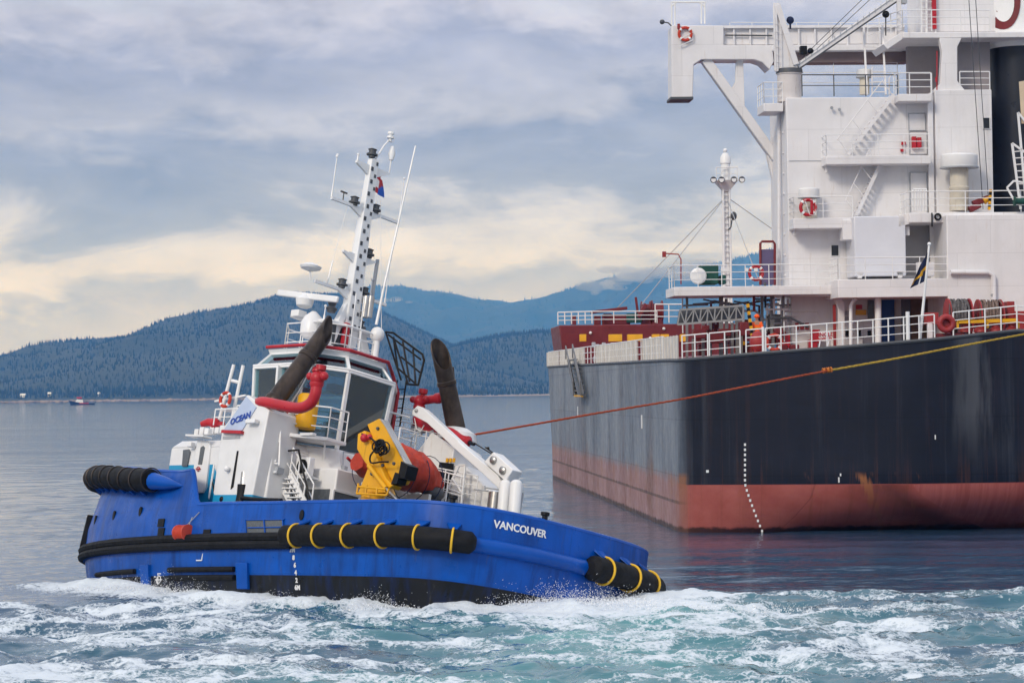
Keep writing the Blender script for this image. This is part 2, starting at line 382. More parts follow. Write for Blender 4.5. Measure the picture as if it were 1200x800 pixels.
sE = max(range(TK//2-60, TK-20), key=lambda i: proj(MT, hp(i, 1.4))[0])
fender(sF2, sE+13, 1.42, .40, 'stern_fender', 50, [(st(p_, 1.42)-sF2)/(sE+13-sF2) for p_ in (699, 728, 748)]+[.86], sr=.04, off=.30, label='black cylindrical fender with yellow straps round the stern corner')
# bow roller fender, dark rings
sb1 = st(190, 3.47); nb = 34
bf = lambda i: 3.47+.62*step(4.5, 12.5, TO[int(i) % TK].x)
mb = MB(); ii = hrange(sb1, -sb1, 130); segs = 19; rs = []
for k in range(130):
    ph = (k*segs/129) % 1; rs.append(.40*(.90+.10*math.sin(math.pi*ph)**.5))
mb.path([hp(i, bf(i), .42) for i in ii], rs, 16); bfo = mb.build('bow_fender', RUBBER, TUG, label='thick segmented black roller fender round the bow')
for k in range(segs*2):
    if k % 2: continue
    i = sb1+(-2*sb1)*(k/2)/segs; c = hp(i, bf(i), .42); u = hn(i); v = Vector((0, 0, 1)); q = MB()
    q.path([c+(u*math.cos(a)+v*math.sin(a))*.405 for a in [R(-150)+R(300)*j/16 for j in range(17)]], .022, 6); q.build('ring', SOOT, bfo)
    if k > 0:
        q = MB(); o = hp(i, bf(i)-.52, .02); q.hexa([o-hn(i)*.05+Vector((.06,0,0)), o-hn(i)*.05-Vector((.06,0,0)), o+u*.35-Vector((.06,0,0))+v*.2, o+u*.35+Vector((.06,0,0))+v*.2], [p+v*.06 for p in (o-hn(i)*.05+Vector((.06,0,0)), o-hn(i)*.05-Vector((.06,0,0)), o+u*.35-Vector((.06,0,0))+v*.2, o+u*.35+Vector((.06,0,0))+v*.2)]); q.build('bracket', TBLUE, bfo)
for sg in (1, -1):   # blue fairing cones at both ends of the fender
    q = MB(); c0 = hp(sg*(sb1+.3), 3.45, .36); c1 = hp(sg*(sb1+9.5), 3.25, .02); q.path([c0, c0.lerp(c1, .5), c1], [.30, .2, .03], 12); q.build('fender_fairing', TBLUE, TUG)
# vertical black bow pad, lower rub fenders
for i0, i1, z0, z1 in ((10, 12, 1.55, 2.6),):
    mb = MB(); p = [hp(i0, z0, .05), hp(i1, z0, .05)]
    mb.hexa([hp(8.5, 1.55, .0), hp(11.5, 1.55, .0), hp(11.5, 1.55, .22), hp(8.5, 1.55, .22)], [hp(8.5, 2.75, .0), hp(11.5, 2.75, .0), hp(11.5, 2.75, .22), hp(8.5, 2.75, .22)]); mb.build('bow_pad', RUBBER, TUG, bevel=.04)
a0, a1 = st(276, .3), st(200, .3); b0, b1 = st(160, .3), st(116, .3)
for q0, q1 in ((a0, a1), (b0, b1)):
    mb = MB(); mb.path([hp(i, .42, .06) for i in hrange(q0, q1, 30)], .09, 8); mb.path([hp(i, .16, .06) for i in hrange(q0, q1, 30)], .10, 8); mb.build('side_fender', RUBBER, TUG)
for px in (172, 286):
    i = st(px, .2); mb = MB(); mb.hexa([hp(i-1.6, -.2, 0), hp(i+1.6, -.2, 0), hp(i+1.6, -.2, .12), hp(i-1.6, -.2, .12)], [hp(i-1.6, .62, 0), hp(i+1.6, .62, 0), hp(i+1.6, .62, .12), hp(i-1.6, .62, .12)]); mb.build('fender_bracket', TBLUE, hull, bevel=.02)
# openings in the bulwark, port holes
def patch(px0, px1, z0, z1, mat, name, parent=hull, off=.012, slant=0., thick=.02, n=5):
    a, b = st(px0, (z0+z1)/2), st(px1, (z0+z1)/2); m = MB(); lo = []; hi = []
    for k in range(n):
        i = a+(b-a)*k/(n-1); lo.append(k); 
        m.v += [tuple(hp(i, z0, off)), tuple(hp(i+slant, z1, off)), tuple(hp(i+slant, z1, off-thick)), tuple(hp(i, z0, off-thick))]
    for k in range(n-1):
        for j in range(4): m.f.append((k*4+j, (k+1)*4+j, (k+1)*4+(j+1) % 4, k*4+(j+1) % 4)); m.mi.append(0)
    m.f += [(0, 1, 2, 3), tuple((n-1)*4+j for j in (3, 2, 1, 0))]; m.mi += [0, 0]
    return m.build(name, mat, parent)
f = patch(291, 335, 1.50, 1.98, GREYPANE, 'freeing_port', slant=-1.0)
mb = MB()
for px in (291, 313, 335): i = st(px, 1.74); mb.bar(hp(i, 1.48, .03), hp(i-1.0, 2.0, .03), .04)
for z_ in (1.5, 1.74, 1.99): k = -(z_-1.5)*2; mb.path([hp(i, z_, .03) for i in hrange(st(291, 1.74)+k+.5, st(335, 1.74)+k+.5, 8)], .022, 6)
mb.build('frame', TBLUE, f)
patch(186, 193, 1.58, 1.84, BLACK, 'freeing_port', off=.04, thick=.05); patch(186, 193, 1.88, 2.15, BLACK, 'freeing_port', off=.04, thick=.05); patch(239, 247, 1.5, 1.72, BLACK, 'freeing_port', off=.04, thick=.05)
mb = MB()
for px, z_ in ((112, 2.42), (134, 2.44), (165, 2.47), (354, 2.12)):
    i = st(px, z_); c = hp(i, z_, .0); n_ = hn(i); q = MB(); t = n_.cross(Vector((0, 0, 1)))
    q.add([c+n_*.035+t*.10*math.cos(a)+Vector((0, 0, .17))*math.sin(a) for a in [2*math.pi*k/14 for k in range(14)]]+[c-n_*.08+t*.10*math.cos(a)+Vector((0, 0, .17))*math.sin(a) for a in [2*math.pi*k/14 for k in range(14)]],
          [tuple(range(14)), tuple(range(14, 28))]+[(k, (k+1) % 14, 14+(k+1) % 14, 14+k) for k in range(14)]); q.build('fairlead_hole', BLACK, hull)
# writing on the hull
def hull_text(s, px, z, size, name='lettering', bold=.012, mat=SHELL, tilt=0.):
    i = st(px, z); L_ = TLEN/TK
    return text_obj(name, s, size, mat, hull, lambda u, v, d: hp(i+u/L_, z+v+tilt*u, .015+d), bold=bold)
hull_text('VANCOUVER', 611, 2.12, .325, 'port_name', .007)
for s_, px, z_ in (('7M', 343.0, 1.02), ('8', 344.5, .78), ('6', 346.0, .55), ('4', 347.0, .32), ('2', 348.0, .09), ('6M', 349, -.13)): hull_text(s_, px, z_, .20, 'draught_mark', .008)
i = st(187, .15); q = MB(); u = (hp(i+1, .1)-hp(i-1, .1)).normalized(); c = hp(i, .12, .04)
q.ring(c, .13, .018, axis=hn(i)); q.bar(c-u*.22, c+u*.22, .03); q.bar(c-u*.12+Vector((0, 0, .2)), c+u*.12+Vector((0, 0, .2)), .03); q.bar(c-u*.32+Vector((0, 0, .1)), c-u*.2+Vector((0, 0, .1)), .03)
q.bar(c+Vector((0, 0, .2))-u*.09, c-Vector((0, 0, .17)), .025); q.build('load_line_mark', SHELL, hull)
i = st(234, .78); c = hp(i, .72, .02); u = (hp(i+1, .7)-hp(i-1, .7)).normalized(); q = MB(); q.bar(c-u*.16, c+u*.16, .035); q.bar(c+u*.15, c+u*.17+Vector((0, 0, .22)), .03); q.build('hull_mark', SHELL, hull)
# ------------------------------------------------------------------ deckhouse
mb = MB()
hx0, hx1, hy = .3, 5.6, 3.5
pl = [(hx0, -hy, 1.45), (hx0, hy, 1.45), (5.35, hy, 1.45), (6.2, 2.6, 1.45), (7.0, 0, 1.45), (6.2, -2.6, 1.45), (5.35, -hy, 1.45)]
def taper(poly, z0, z1, ins, cx=2.5):
    a = [Vector((p[0], p[1], z0)) for p in poly]; b = [Vector((cx+(p[0]-cx)*ins, p[1]*ins, z1)) for p in poly]; n = len(a)
    return a+b, [tuple(range(n)), tuple(range(n, 2*n))]+[(i, (i+1) % n, n+(i+1) % n, n+i) for i in range(n)]
HZ0, HZ1 = 3.72, 4.55
v_, f_ = taper(pl, 1.45, 4.45, 1.0); mb.add(v_, f_, 0)
v_, f_ = taper(pl, 4.45, 4.72, .93); mb.add(v_, f_, 0)
def house_mat():
    m = bpy.data.materials.new('house_two_tone'); m.use_nodes = True; nt = m.node_tree; b = nt.nodes['Principled BSDF']
    tc = nt.nodes.new('ShaderNodeTexCoord'); sx = nt.nodes.new('ShaderNodeSeparateXYZ'); nt.links.new(tc.outputs['Object'], sx.inputs[0])
    # turquoise skirt: below z=3.85 forward of a raking line, with a narrow skirt running aft
    a = math_node(nt, 'SUBTRACT', 3.85, sx.outputs[2]); r_ = math_node(nt, 'SUBTRACT', sx.outputs[0], math_node(nt, 'MULTIPLY_ADD', sx.outputs[2], .73, .28))
    f1 = math_node(nt, 'MULTIPLY', math_node(nt, 'MINIMUM', a, r_), 60, clamp=True)
    f2 = math_node(nt, 'MULTIPLY', math_node(nt, 'SUBTRACT', 2.72, sx.outputs[2]), 60, clamp=True)
    n = noise(nt, tc.outputs['Object'], 1.5, 5)
    c = mixc(nt, math_node(nt, 'MAXIMUM', f1, f2), (.72, .72, .72), (.006, .27, .50)); c = mixc(nt, 1., c, ramp(nt, n, [(.3, .93), (.7, 1.05)]), 'MULTIPLY')
    nt.links.new(c, b.inputs['Base Color']); b.inputs['Roughness'].default_value = .4; return m
HMAT = house_mat()
mb.build('deckhouse', HMAT, TUG, bevel=.05)
def yplate(px_poly, y, th, name, mat, parent=TUG, bevel=0.):
    m = MB(); m.prism([ty(px, py, y) for px, py in px_poly], (0, -th, 0)); return m.build(name, mat, parent, bevel=bevel)
yh = hy+.05
d = yplate([(231, 515), (243, 516), (246, 523), (241, 570), (237, 577), (228, 577), (225, 572), (227, 545)], yh+.03, .1, 'door', WHITE, bevel=.02)
yplate([(235, 524), (238, 522), (240, 524), (236.5, 544), (232, 544)], yh+.045, .02, 'window', GREYPANE, d)
m = MB(); c = ty(232, 549, yh+.07); m.ring(c, .07, .015, axis=(0, 1, 0)); m.bar(c-Vector((.12, 0, 0)), c+Vector((.12, 0, 0)), .025); m.build('handle', RED, d)
q = MB(); a = ty(227, 512, yh); b = ty(248, 513, yh); q.bar(a+Vector((0, .18, 0)), b+Vector((0, .18, 0)), .4, .06); q.build('door_canopy', WHITE, TUG)
yplate([(214.5, 527), (221, 526), (222.5, 529), (219, 546), (213, 546)], yh+.01, .04, 'window', GREYPANE); 
m = MB(); p = ty(224, 521, yh+.1); m.box(p-Vector((.1, .1, .08)), p+Vector((.1, .1, .08))); m.build('deck_light', SHELL, TUG, bevel=.02)
mb = MB(); mb.tube(ty(251, 544, yh+.15), ty(245, 583, yh+.15), .035); mb.tube(ty(245, 583, yh+.15), ty(245, 584, yh), .03); mb.build('handrail', SHELL, TUG)
mb = MB(); mb.tube(ty(248, 560, yh+.12), ty(254, 590, yh+.12), .03); mb.tube(ty(248, 560, yh+.12), ty(248, 560, yh), .03); mb.build('pipe', BLACK, TUG)
# funnel casings (port one carries the name board)
def casing(dx, sg, board):
    y1 = 4.0*sg; m = MB(); base = [(2.35, 1.45), (2.35, 4.92), (1.35, 6.08), (.18, 5.52), (.42, 2.6), (.42, 1.45)]
    m.prism([(x+dx, y1, z) for x, z in base], (0, -1.45*sg, 0)); c = m.build('funnel_casing', HMAT if sg > 0 else WHITE, TUG, bevel=.04); return c
cp = casing(0, 1, True); cs = casing(-2.3, -1, False)
bd = MB(); P = [ty(px, py, 4.04) for px, py in ((288.5, 464.5), (300, 477), (283.5, 504), (262, 503.5))]; bd.prism(P, (0, -.035, 0)); board = bd.build('name_board', paint('board_blue', (.44, .52, .68), .4), cp)
c = (P[0]+P[1]+P[2]+P[3])/4; u = ((P[1]-P[0])+(P[2]-P[3])).normalized(); a_ = ty(272, 495, 4.05); b_ = ty(292, 487, 4.05)
uu = (b_-a_).normalized(); vv = Vector((0, 1, 0)).cross(uu)*-1
if vv.z < 0: vv = -vv
text_obj('name_lettering', 'OCEAN', .28, paint('letter_blue', (.02, .07, .36), .4), board, planefn((ty(281.5, 490.5, 4.05)), uu, vv, (0, 1, 0)), bold=.008, shear=.25)
q = MB(); q.bar(ty(261, 505.5, 4.08), ty(284, 506.5, 4.08), .14, .10); q.build('red_trim', RED, cp)
yplate([(261, 511), (281, 510), (281, 513.5), (261, 514.5)], 4.02, .03, 'louvre', GREYW, cp)
yplate([(277.5, 528), (279, 528), (273, 570), (270, 573)], 4.03, .03, 'slot_vent', BLACK, cp)
q = MB(); a = ty(296, 494, 4.1); q.box(a-Vector((.25, .05, .07)), a+Vector((.2, .15, .07))); q.build('deck_light', SHELL, TUG, bevel=.02)
q = MB(); a = ty(266, 549, 4.1); q.ell(a, .1); q.build('deck_light', SHELL, TUG)
# door and small marks on the starboard casing aft/inboard sides
sx_ = .42-2.3-.02
q = MB(); q.prism([tx(px, py, -2.72) if False else ty(px, py, -2.53) for px, py in ((515, 541), (531, 543), (522, 594), (507, 590))], (0, -.05, 0)); q.build('door', BLACK, cs)
q = MB(); q.prism([(-1.90, -2.65, 1.5), (-1.90, -2.65, 4.95), (-2.6, -2.65, 4.9), (-4.1, -2.65, 3.9), (-4.3, -2.65, 1.5)], (0, -1.25, 0)); q.build('winch_housing', WHITE, TUG, bevel=.05)
for px in (524, 528, 532): q = MB(); c = ty(px, 539, -2.5); q.box(c-Vector((.05, .02, .07)), c+Vector((.05, .02, .07))); q.build('warning_label', YELLOW, cs)
# exhaust stacks
def stack(base, top, rr, extra):
    base, top = Vector(base), Vector(top); d = top-base; m = MB(); dn = d.normalized(); n = 20; a = dn.cross(Vector((1, 0, 0))).normalized(); b = dn.cross(a)
    # the mouth is cut obliquely and is open
    vs = []; rings = [(0, rr*1.08), (.55, rr), (.56, rr*1.10), (.60, rr*1.10), (.61, rr), (1., rr)]
    for k, r_ in rings:
        for j in range(n):
            an = 2*math.pi*j/n; o = (a*math.cos(an)+b*math.sin(an))*r_; cut = 0
            if k == 1.: cut = (o.dot(Vector(extra).normalized())/r_)*-.55-.2
            vs.append(base+d*k+o+dn*cut)
    for j in range(n): an = 2*math.pi*j/n; o = (a*math.cos(an)+b*math.sin(an))*rr*.85; cut = (o.dot(Vector(extra).normalized())/(rr*.85))*-.55-.2; vs.append(base+d+o+dn*cut)
    for j in range(n): an = 2*math.pi*j/n; vs.append(base+d*.6+(a*math.cos(an)+b*math.sin(an))*rr*.85)
    K = 8; fs = [(i*n+j, i*n+(j+1) % n, (i+1)*n+(j+1) % n, (i+1)*n+j) for i in range(K-1) for j in range(n)]; m.add(vs, fs)
    return m.build('exhaust_stack', SOOT, TUG)
pb, pt = ty(322, 470, 3.3), ty(388, 381, 1.7); s1 = stack(pb, pt, .30, (-1, -.2, 0)); s1['label'] = 'sooty exhaust pipe leaning steeply inboard'
qb, qt = ty(535, 505, -3.35), ty(515, 408, -2.1); s2 = stack(qb, qt, .31, (-1, .6, 0)); s2['label'] = 'sooty exhaust pipe standing nearly upright'
q = MB(); q.ell(pb, .36); q.tube(pb, pb-Vector((0, 0, .8)), .36, n=18); q.build('exhaust_elbow', SOOT, TUG)
q = MB(); q.path([ty(324, 480, 3.0), ty(340, 455, 2.5), ty(356, 432, 2.2)], .09, 8); q.path([ty(336, 480, 3.0), ty(350, 458, 2.6), ty(365, 430, 2.2)], .05, 8); q.build('small_exhaust_pipe', STEEL, TUG)
q = MB(); q.path([ty(543, 503, -3.9), ty(532, 462, -3.3), ty(529, 430, -3.0)], [.07, .07, .09], 8); q.path([ty(533, 462, -3.3), ty(524, 457, -2.8)], .04, 6); q.path([ty(531, 446, -3.2), ty(524, 446, -2.8)], .03, 6); q.build('small_exhaust_pipe', SOOT, TUG)
q = MB(); q.lathe(qb-Vector((0, 0, .35)), qb+Vector((0, 0, .1)), [(0, .75), (.6, .7), (1, .4)], 18); q.build('exhaust_collar', WHITE, TUG)
# ------------------------------------------------------------------ lower house and wheelhouse
mb = MB(); mb.box((-1.32, -2.0, 1.45), (2.6, 2.0, 3.95)); mb.build('accommodation', WHITE, TUG, bevel=.05)
for a, b, y0, y1 in (((-1.62), (-1.58), .9, 2.1), (-1.62, -1.58, -.25, .45)):
    q = MB(); q.box((-1.36, y0, 2.0), (-1.31, y1, 3.2)); f = q.build('window', GREYPANE, TUG); q = MB()
    for p0, p1 in (((y0, 2.0), (y1, 2.0)), ((y0, 3.2), (y1, 3.2)), ((y0, 2.0), (y0, 3.2)), ((y1, 2.0), (y1, 3.2))): q.bar((-1.37, p0[0], p0[1]), (-1.37, p1[0], p1[1]), .06)
    q.build('frame', SHELL, f)
q = MB(); q.box((-1.1, 1.99, 2.2), (.1, 2.03, 3.25)); f = q.build('window', GREYPANE, TUG)
OCT = [(-.30, -1.08), (-.30, 1.08), (.75, 2.25), (3.1, 2.25), (4.2, 1.08), (4.2, -1.08), (3.1, -2.25), (.75, -2.25)]
CX = 1.9
def octz(s, z, dx=0): return [Vector((CX+(x-CX)*s+dx, y*s, z)) for x, y in OCT]
WZ0, WZ1, WZ2 = 4.75, 7.45, 8.02
mb = MB(); a, b = octz(.96, 3.9, -.35), octz(.98, WZ0, .0)
for lo, hi in ((a, b),): mb.add(lo+hi, [tuple(range(8)), tuple(range(8, 16))]+[(i, (i+1) % 8, 8+(i+1) % 8, 8+i) for i in range(8)])
wh = mb.build('wheelhouse', WHITE, TUG, bevel=.04)
A, Bq, Cq = octz(.90, WZ0), octz(1.0, WZ1), octz(.80, WZ2)
sill = {7: 0, 0: 0, 1: 0, 2: .75, 3: .75, 4: .75, 5: .75, 6: .75}
for i in range(8):
    j = (i+1) % 8; a0, a1 = A[i].lerp(Bq[i], sill[i]/2.4), A[j].lerp(Bq[j], sill[i]/2.4)
    for (p0, p1, p2, p3), nm in (((a0, a1, Bq[j], Bq[i]), 'window'), ((Bq[i], Bq[j], Cq[j], Cq[i]), 'skylight')):
        nrm = (p1-p0).cross(p3-p0).normalized(); q = MB(); q.prism([p0, p1, p2, p3], nrm*.03); q.build(nm, GLASS, wh)
    if sill[i]: q = MB(); q.prism([A[i], A[j], a1, a0], (Vector((CX, 0, 6))-A[i]).normalized()*.06); q.build('panel', WHITE, wh)
q = MB()
for i in range(8):
    j = (i+1) % 8; q.bar(A[i], Bq[i], .13, .10); q.bar(Bq[i], Cq[i], .11, .08); q.bar(Bq[i], Bq[j], .15, .12); q.bar(Cq[i], Cq[j], .12, .1); q.bar(A[i], A[j], .12, .1)
    if i in (2, 6): m1, m2 = A[i].lerp(A[j], .45), Bq[i].lerp(Bq[j], .45); q.bar(m1, m2, .34, .10)
q.build('window_frame', SHELL, wh)
q = MB(); v_ = octz(.82, WZ2)+octz(.86, WZ2+.14); q.add(v_, [tuple(range(8)), tuple(range(8, 16))]+[(i, (i+1) % 8, 8+(i+1) % 8, 8+i) for i in range(8)]); q.build('roof', SHELL, wh, bevel=.03)
q = MB(); v_ = octz(1.04, WZ1+.0)+octz(1.02, WZ1+.12); q.path(octz(1.02, WZ1+.05), .05, 6, closed=True); q.build('eaves', SHELL, wh)
q = MB(); q.path([p+Vector((0, 0, .2)) for p in octz(.88, WZ2)][0:2]+[p+Vector((0, 0, .2)) for p in octz(.88, WZ2)][2:4], .06, 8); q.path([octz(.88, WZ2+.2)[1], octz(.88, WZ2+.2)[0], octz(.92, WZ2+.12)[7], octz(1.03, WZ1)[7]+Vector((-.05, 0, 0)), octz(.99, WZ0+.9)[7]+Vector((-.12, 0, 0)), octz(.95, WZ0)[7]+Vector((-.12, 0, 0))], .065, 8)
q.build('fire_main', RED, TUG)
# small fittings on the white walls
for y_, z_, s_ in ((-.9, 4.2, .09), (.2, 4.55, .07), (.95, 4.15, .08), (-.3, 3.6, .07), (.62, 3.5, .06)):
    q = MB(); q.box((-1.42 if z_ < 3.9 else -.62, y_-s_, z_-s_), (-1.3 if z_ < 3.9 else -.3, y_+s_, z_+s_)); q.build('junction_box', GREYW, TUG, bevel=.01)
q = MB(); q.path([(-.55, 1.0, 4.0), (-.45, 1.0, 4.7), (-.45, .3, 4.75)], .025, 6); q.path([(-1.38, .62, 1.6), (-1.38, .62, 3.85)], .03, 6); q.path([(-1.38, -.45, 1.6), (-1.38, -.45, 3.4), (-1.38, .5, 3.45)], .02, 6); q.build('conduit', GREYW, TUG)
q = MB(); q.bar((-.78, -1.2, 3.92), (-.78, 1.2, 3.92), .05, .05); q.build('rain_gutter', GREYW, TUG)
# inside the wheelhouse
q = MB(); q.prism([(.25, -1.1, 4.87), (.25, 1.1, 4.87), (.7, 1.1, 4.87), (.7, -1.1, 4.87)], (0, 0, .75)); q.box((.2, -1.0, 5.62), (.75, 1.0, 5.75)); q.build('console', GREYW, wh, bevel=.03)
for yy in (-.6, .75):
    q = MB(); q.box((1.3, yy-.28, 5.5), (1.85, yy+.28, 5.62)); q.box((1.75, yy-.27, 5.6), (1.9, yy+.27, 6.45)); q.tube((1.55, yy, 4.85), (1.55, yy, 5.5), .07); q.box((1.35, yy-.36, 5.75), (1.75, yy-.29, 5.82)); q.box((1.35, yy+.29, 5.75), (1.75, yy+.36, 5.82)); q.build('helm_chair', BLACK, wh, bevel=.05)
q = MB(); q.box((2.6, -2.0, 4.87), (3.6, 2.0, 5.75)); q.build('forward_console', DGREY, wh, bevel=.04)
q = MB(); q.box((.5, -.9, 6.85), (.9, -.2, 7.15)); q.box((.5, .3, 6.85), (.9, .9, 7.1)); q.build('overhead_display', DGREY, wh, bevel=.02)
q = MB(); q.add(octz(.9, 4.88), [tuple(range(8))]); q.build('floor', DGREY, wh)
# balcony to port and starboard of the wheelhouse
for sg in (1, -1):
    q = MB(); q.prism([(-.75, 1.2*sg, 4.86), (-.75, 2.1*sg, 4.86), (.3, 2.95*sg, 4.86), (3.0, 2.95*sg, 4.86), (3.0, 1.9*sg, 4.86)], (0, 0, .12)); q.build('balcony', WHITE, TUG, bevel=.02)
    q = MB(); r0 = [(-.72, 1.25*sg, 4.98), (-.72, 2.08*sg, 4.98), (.3, 2.9*sg, 4.98), (3.0, 2.9*sg, 4.98)]
    for a, b in zip(r0, r0[1:]): rail(q, a, b, 1.0, 3, .9, .024)
    q.build('railing', SHELL, TUG)
    q = MB(); q.bar((.3, 2.9*sg, 4.9), (.5, 2.2*sg, 4.2), .08); q.bar((-.6, 2.05*sg, 4.9), (-.3, 1.7*sg, 4.3), .06); q.build('balcony_bracket', WHITE, TUG)
q = MB(); a = ty(361, 509, 2.8); q.box(a-Vector((.30, .1, .05)), a+Vector((.30, .1, .05))); q.build('strip_light', SHELL, TUG, bevel=.02)
# yellow tank on the balcony
q = MB(); c = ty(357, 502, 2.4); q.lathe(c, c+Vector((0, 0, 1.15)), [(0, .34), (.05, .36), (.93, .36), (1, .3)], 20); q.build('foam_tank', YELLOW, TUG)
# air conditioner
q = MB(); c = ty(352, 557, 2.55); q.box(c+Vector((-.35, -.25, 0)), c+Vector((.3, 0, .62))); ac = q.build('air_conditioner', SHELL, TUG, bevel=.03); q = MB(); q.lathe(c+Vector((-.03, .0, .31)), c+Vector((-.03, .03, .31)), [(0, .24), (1, .24)], 20); q.build('fan', BLACK, ac)
q = MB(); q.box(c+Vector((-.5, -.4, -.09)), c+Vector((.45, .02, -.02))); q.bar(c+Vector((.4, 0, -.05)), c+Vector((.4, -.4, -.7)), .06); q.build('shelf', WHITE, TUG)
# stairs up from the deck, and the ladder cage above it
q = MB(); stairs(q, ty(331, 556, 2.75), ty(341, 592, 2.75)+Vector((-.6, 0, -.2)), (1, 0, 0), .7, 8, True, .028); q.build('stairs', SHELL, TUG)
q = MB(); q.path([ty(338, 528, 2.9), ty(350, 527, 2.9), ty(353, 542, 2.9), ty(364, 590, 2.9)], .035, 6); q.path([ty(335, 540, 2.5), ty(338, 560, 2.5), ty(345, 590, 2.5)], .03, 6); q.path([ty(316, 478, 3.3), ty(320, 492, 3.3), ty(322, 498, 3.3)], .03, 6); q.build('handrail', BLACK, TUG)
q = MB(); q.prism([ty(px, py, 3.0) for px, py in ((305, 553), (326, 554), (330, 496), (309, 498))], (0, -.1, 0)); q.build('ladder_screen', paint('screen_grey', (.30, .31, .33), .5), TUG)
q = MB()
for a, b in (((301, 552), (308, 498)), ((327, 545), (329, 498)), ((303, 541), (326, 543)), ((308, 499), (329, 498)), ((312, 502), (323, 541)), ((306, 540), (313, 502)), ((312, 516), (328, 517)), ((301, 552), (324, 553)), ((304, 525), (308, 525))): q.tube(ty(*a, 3.3), ty(*b, 3.3), .035, n=6)
q.build('ladder_cage', SHELL, TUG)
q = MB(); q.prism([ty(px, py, 3.28) for px, py in ((302, 546), (326, 547), (324, 554), (300, 553))], (0, -.3, 0)); q.build('landing', GREYW, TUG)
# mooring equipment seen above the bulwark
q = MB(); c = ty(283, 590, 3.9); q.lathe(c, c+Vector((0, 0, .62)), [(0, .22), (.5, .2), (1, .22)], 14); f = q.build('bollard', BLACK, TUG); q = MB(); q.tube(c+Vector((0, .0, .6)), c+Vector((.05, 0, 1.05)), .14, .12, 14); q.build('vent_head', STEEL, TUG)
q = MB(); q.path([ty(262, 587, 3.9), ty(270, 583, 3.9), ty(279, 574, 3.9)], .05, 8); q.path([ty(283, 583, 4.1), ty(300, 585, 4.1), ty(330, 586, 4.1)], .07, 8); q.ell(ty(262, 585, 3.9), .14); q.build('hydraulic_hose', BLACK, TUG)
q = MB(); i = st(219, 1.7); c = hp(i, 1.62, .12); n_ = hn(i); t = n_.cross(Vector((0, 0, 1))); q.lathe(c-t*.30, c+t*.30, [(0, .16), (0, .27), (.12, .27), (.14, .24), (.86, .24), (.88, .27), (1, .27), (1, .16)], 18)
for k in range(7): q.ring(c+t*(-.24+.08*k), .245, .014, axis=t, n=18, k=5)
hr = q.build('hose_reel', paint('reel_red', (.50, .06, .03), .5, var=.2), TUG)
q = MB(); q.path([c+Vector((0, 0, .1))-t*.2, hp(st(226, 2.1), 2.15, .03)], .015, 5); q.path([c+Vector((0, 0, .1))+t*.1, hp(st(234, 2.2), 2.3, .03)], .015, 5); q.build('hose', GREYW, hr)
for px in (640, 529, 636): 
    i = st(px, 2.4); q = MB(); c = hp(i, tz_top(int(i))+.05, -.1); q.lathe(c, c+Vector((0, 0, .26)), [(0, .09), (.6, .09), (.62, .14), (1, .14)], 10); q.build('mooring_post', BLACK, TUG)
    if px == 529: break
# ------------------------------------------------------------------ roof gear and mast
q = MB(); rr = octz(.64, WZ2+.14)
for i in range(8): rail(q, rr[i], rr[(i+1) % 8], 1.0, 3, .8, .022)
q.build('roof_railing', SHELL, TUG)
mb = MB(); mbz0, mbz1 = 7.9, 14.95; MX0, MX1 = 1.15, 1.0
def mp(z_, dx=0, dy=0): k = (z_-9.)/(15-9.); return Vector((MX0+(MX1-MX0)*k+dx, dy, z_ if z_ < 9 else 9+(z_-9)*1.065))
for sg in (1, -1):      # mast legs
    mb.hexa([mp(7.9, .12, sg*.95), mp(7.9, -.22, sg*.95), mp(7.9, -.22, sg*1.35), mp(7.9, .12, sg*1.35)], [mp(10.0, .1, sg*.1), mp(10.0, -.1, sg*.1), mp(10.0, -.1, sg*.35), mp(10.0, .1, sg*.35)])
mb.hexa([mp(8.6, .20, .31), mp(8.6, -.20, .31), mp(8.6, -.20, -.31), mp(8.6, .20, -.31)][::1], [mp(14.9, .11, .18), mp(14.9, -.11, .18), mp(14.9, -.11, -.18), mp(14.9, .11, -.18)])
mb.box((MX0-.35, -1.3, 9.2), (MX0+.2, 1.3, 9.3))
mast = mb.build('mast', SHELL, TUG, bevel=.03)
q = MB(); zs = np.arange(9.1, 14.8, .42)
for k, z_ in enumerate(zs):
    kk = (z_-8.6)/6.3; hw = .31-.13*kk; hx = .20-.09*kk
    for yy in (hw*.62 if k % 2 else hw*.38,): 
        q = MB(); c = mp(z_, -hx-.004, yy*(.9)); q.box(c-Vector((.012, .055, .07)), c+Vector((.012, .055, .07))); q.build('climbing_hole', DGREY, mast)
        q = MB(); c = mp(z_+.21, -hx-.004, -yy*.9); q.box(c-Vector((.012, .045, .06)), c+Vector((.012, .045, .06))); q.build('climbing_hole', DGREY, mast)
q = MB(); zs = np.arange(9.0, 14.9, .42)
for z_ in []: kk = (z_-8.6)/6.3; hw = .40-.15*kk; q.bar(mp(z_, -.28+.11*kk, hw*.9), mp(z_, -.28+.11*kk, -hw*.9), .03, .03)
q = MB(); ladder(q, mp(8.0, -.55, .1), mp(10.3, -.45, .1), (0, 1, 0), .4, .25, .022); q.build('ladder', SHELL, mast)
def my(px, py, y=0.): return ty(px, py, y)
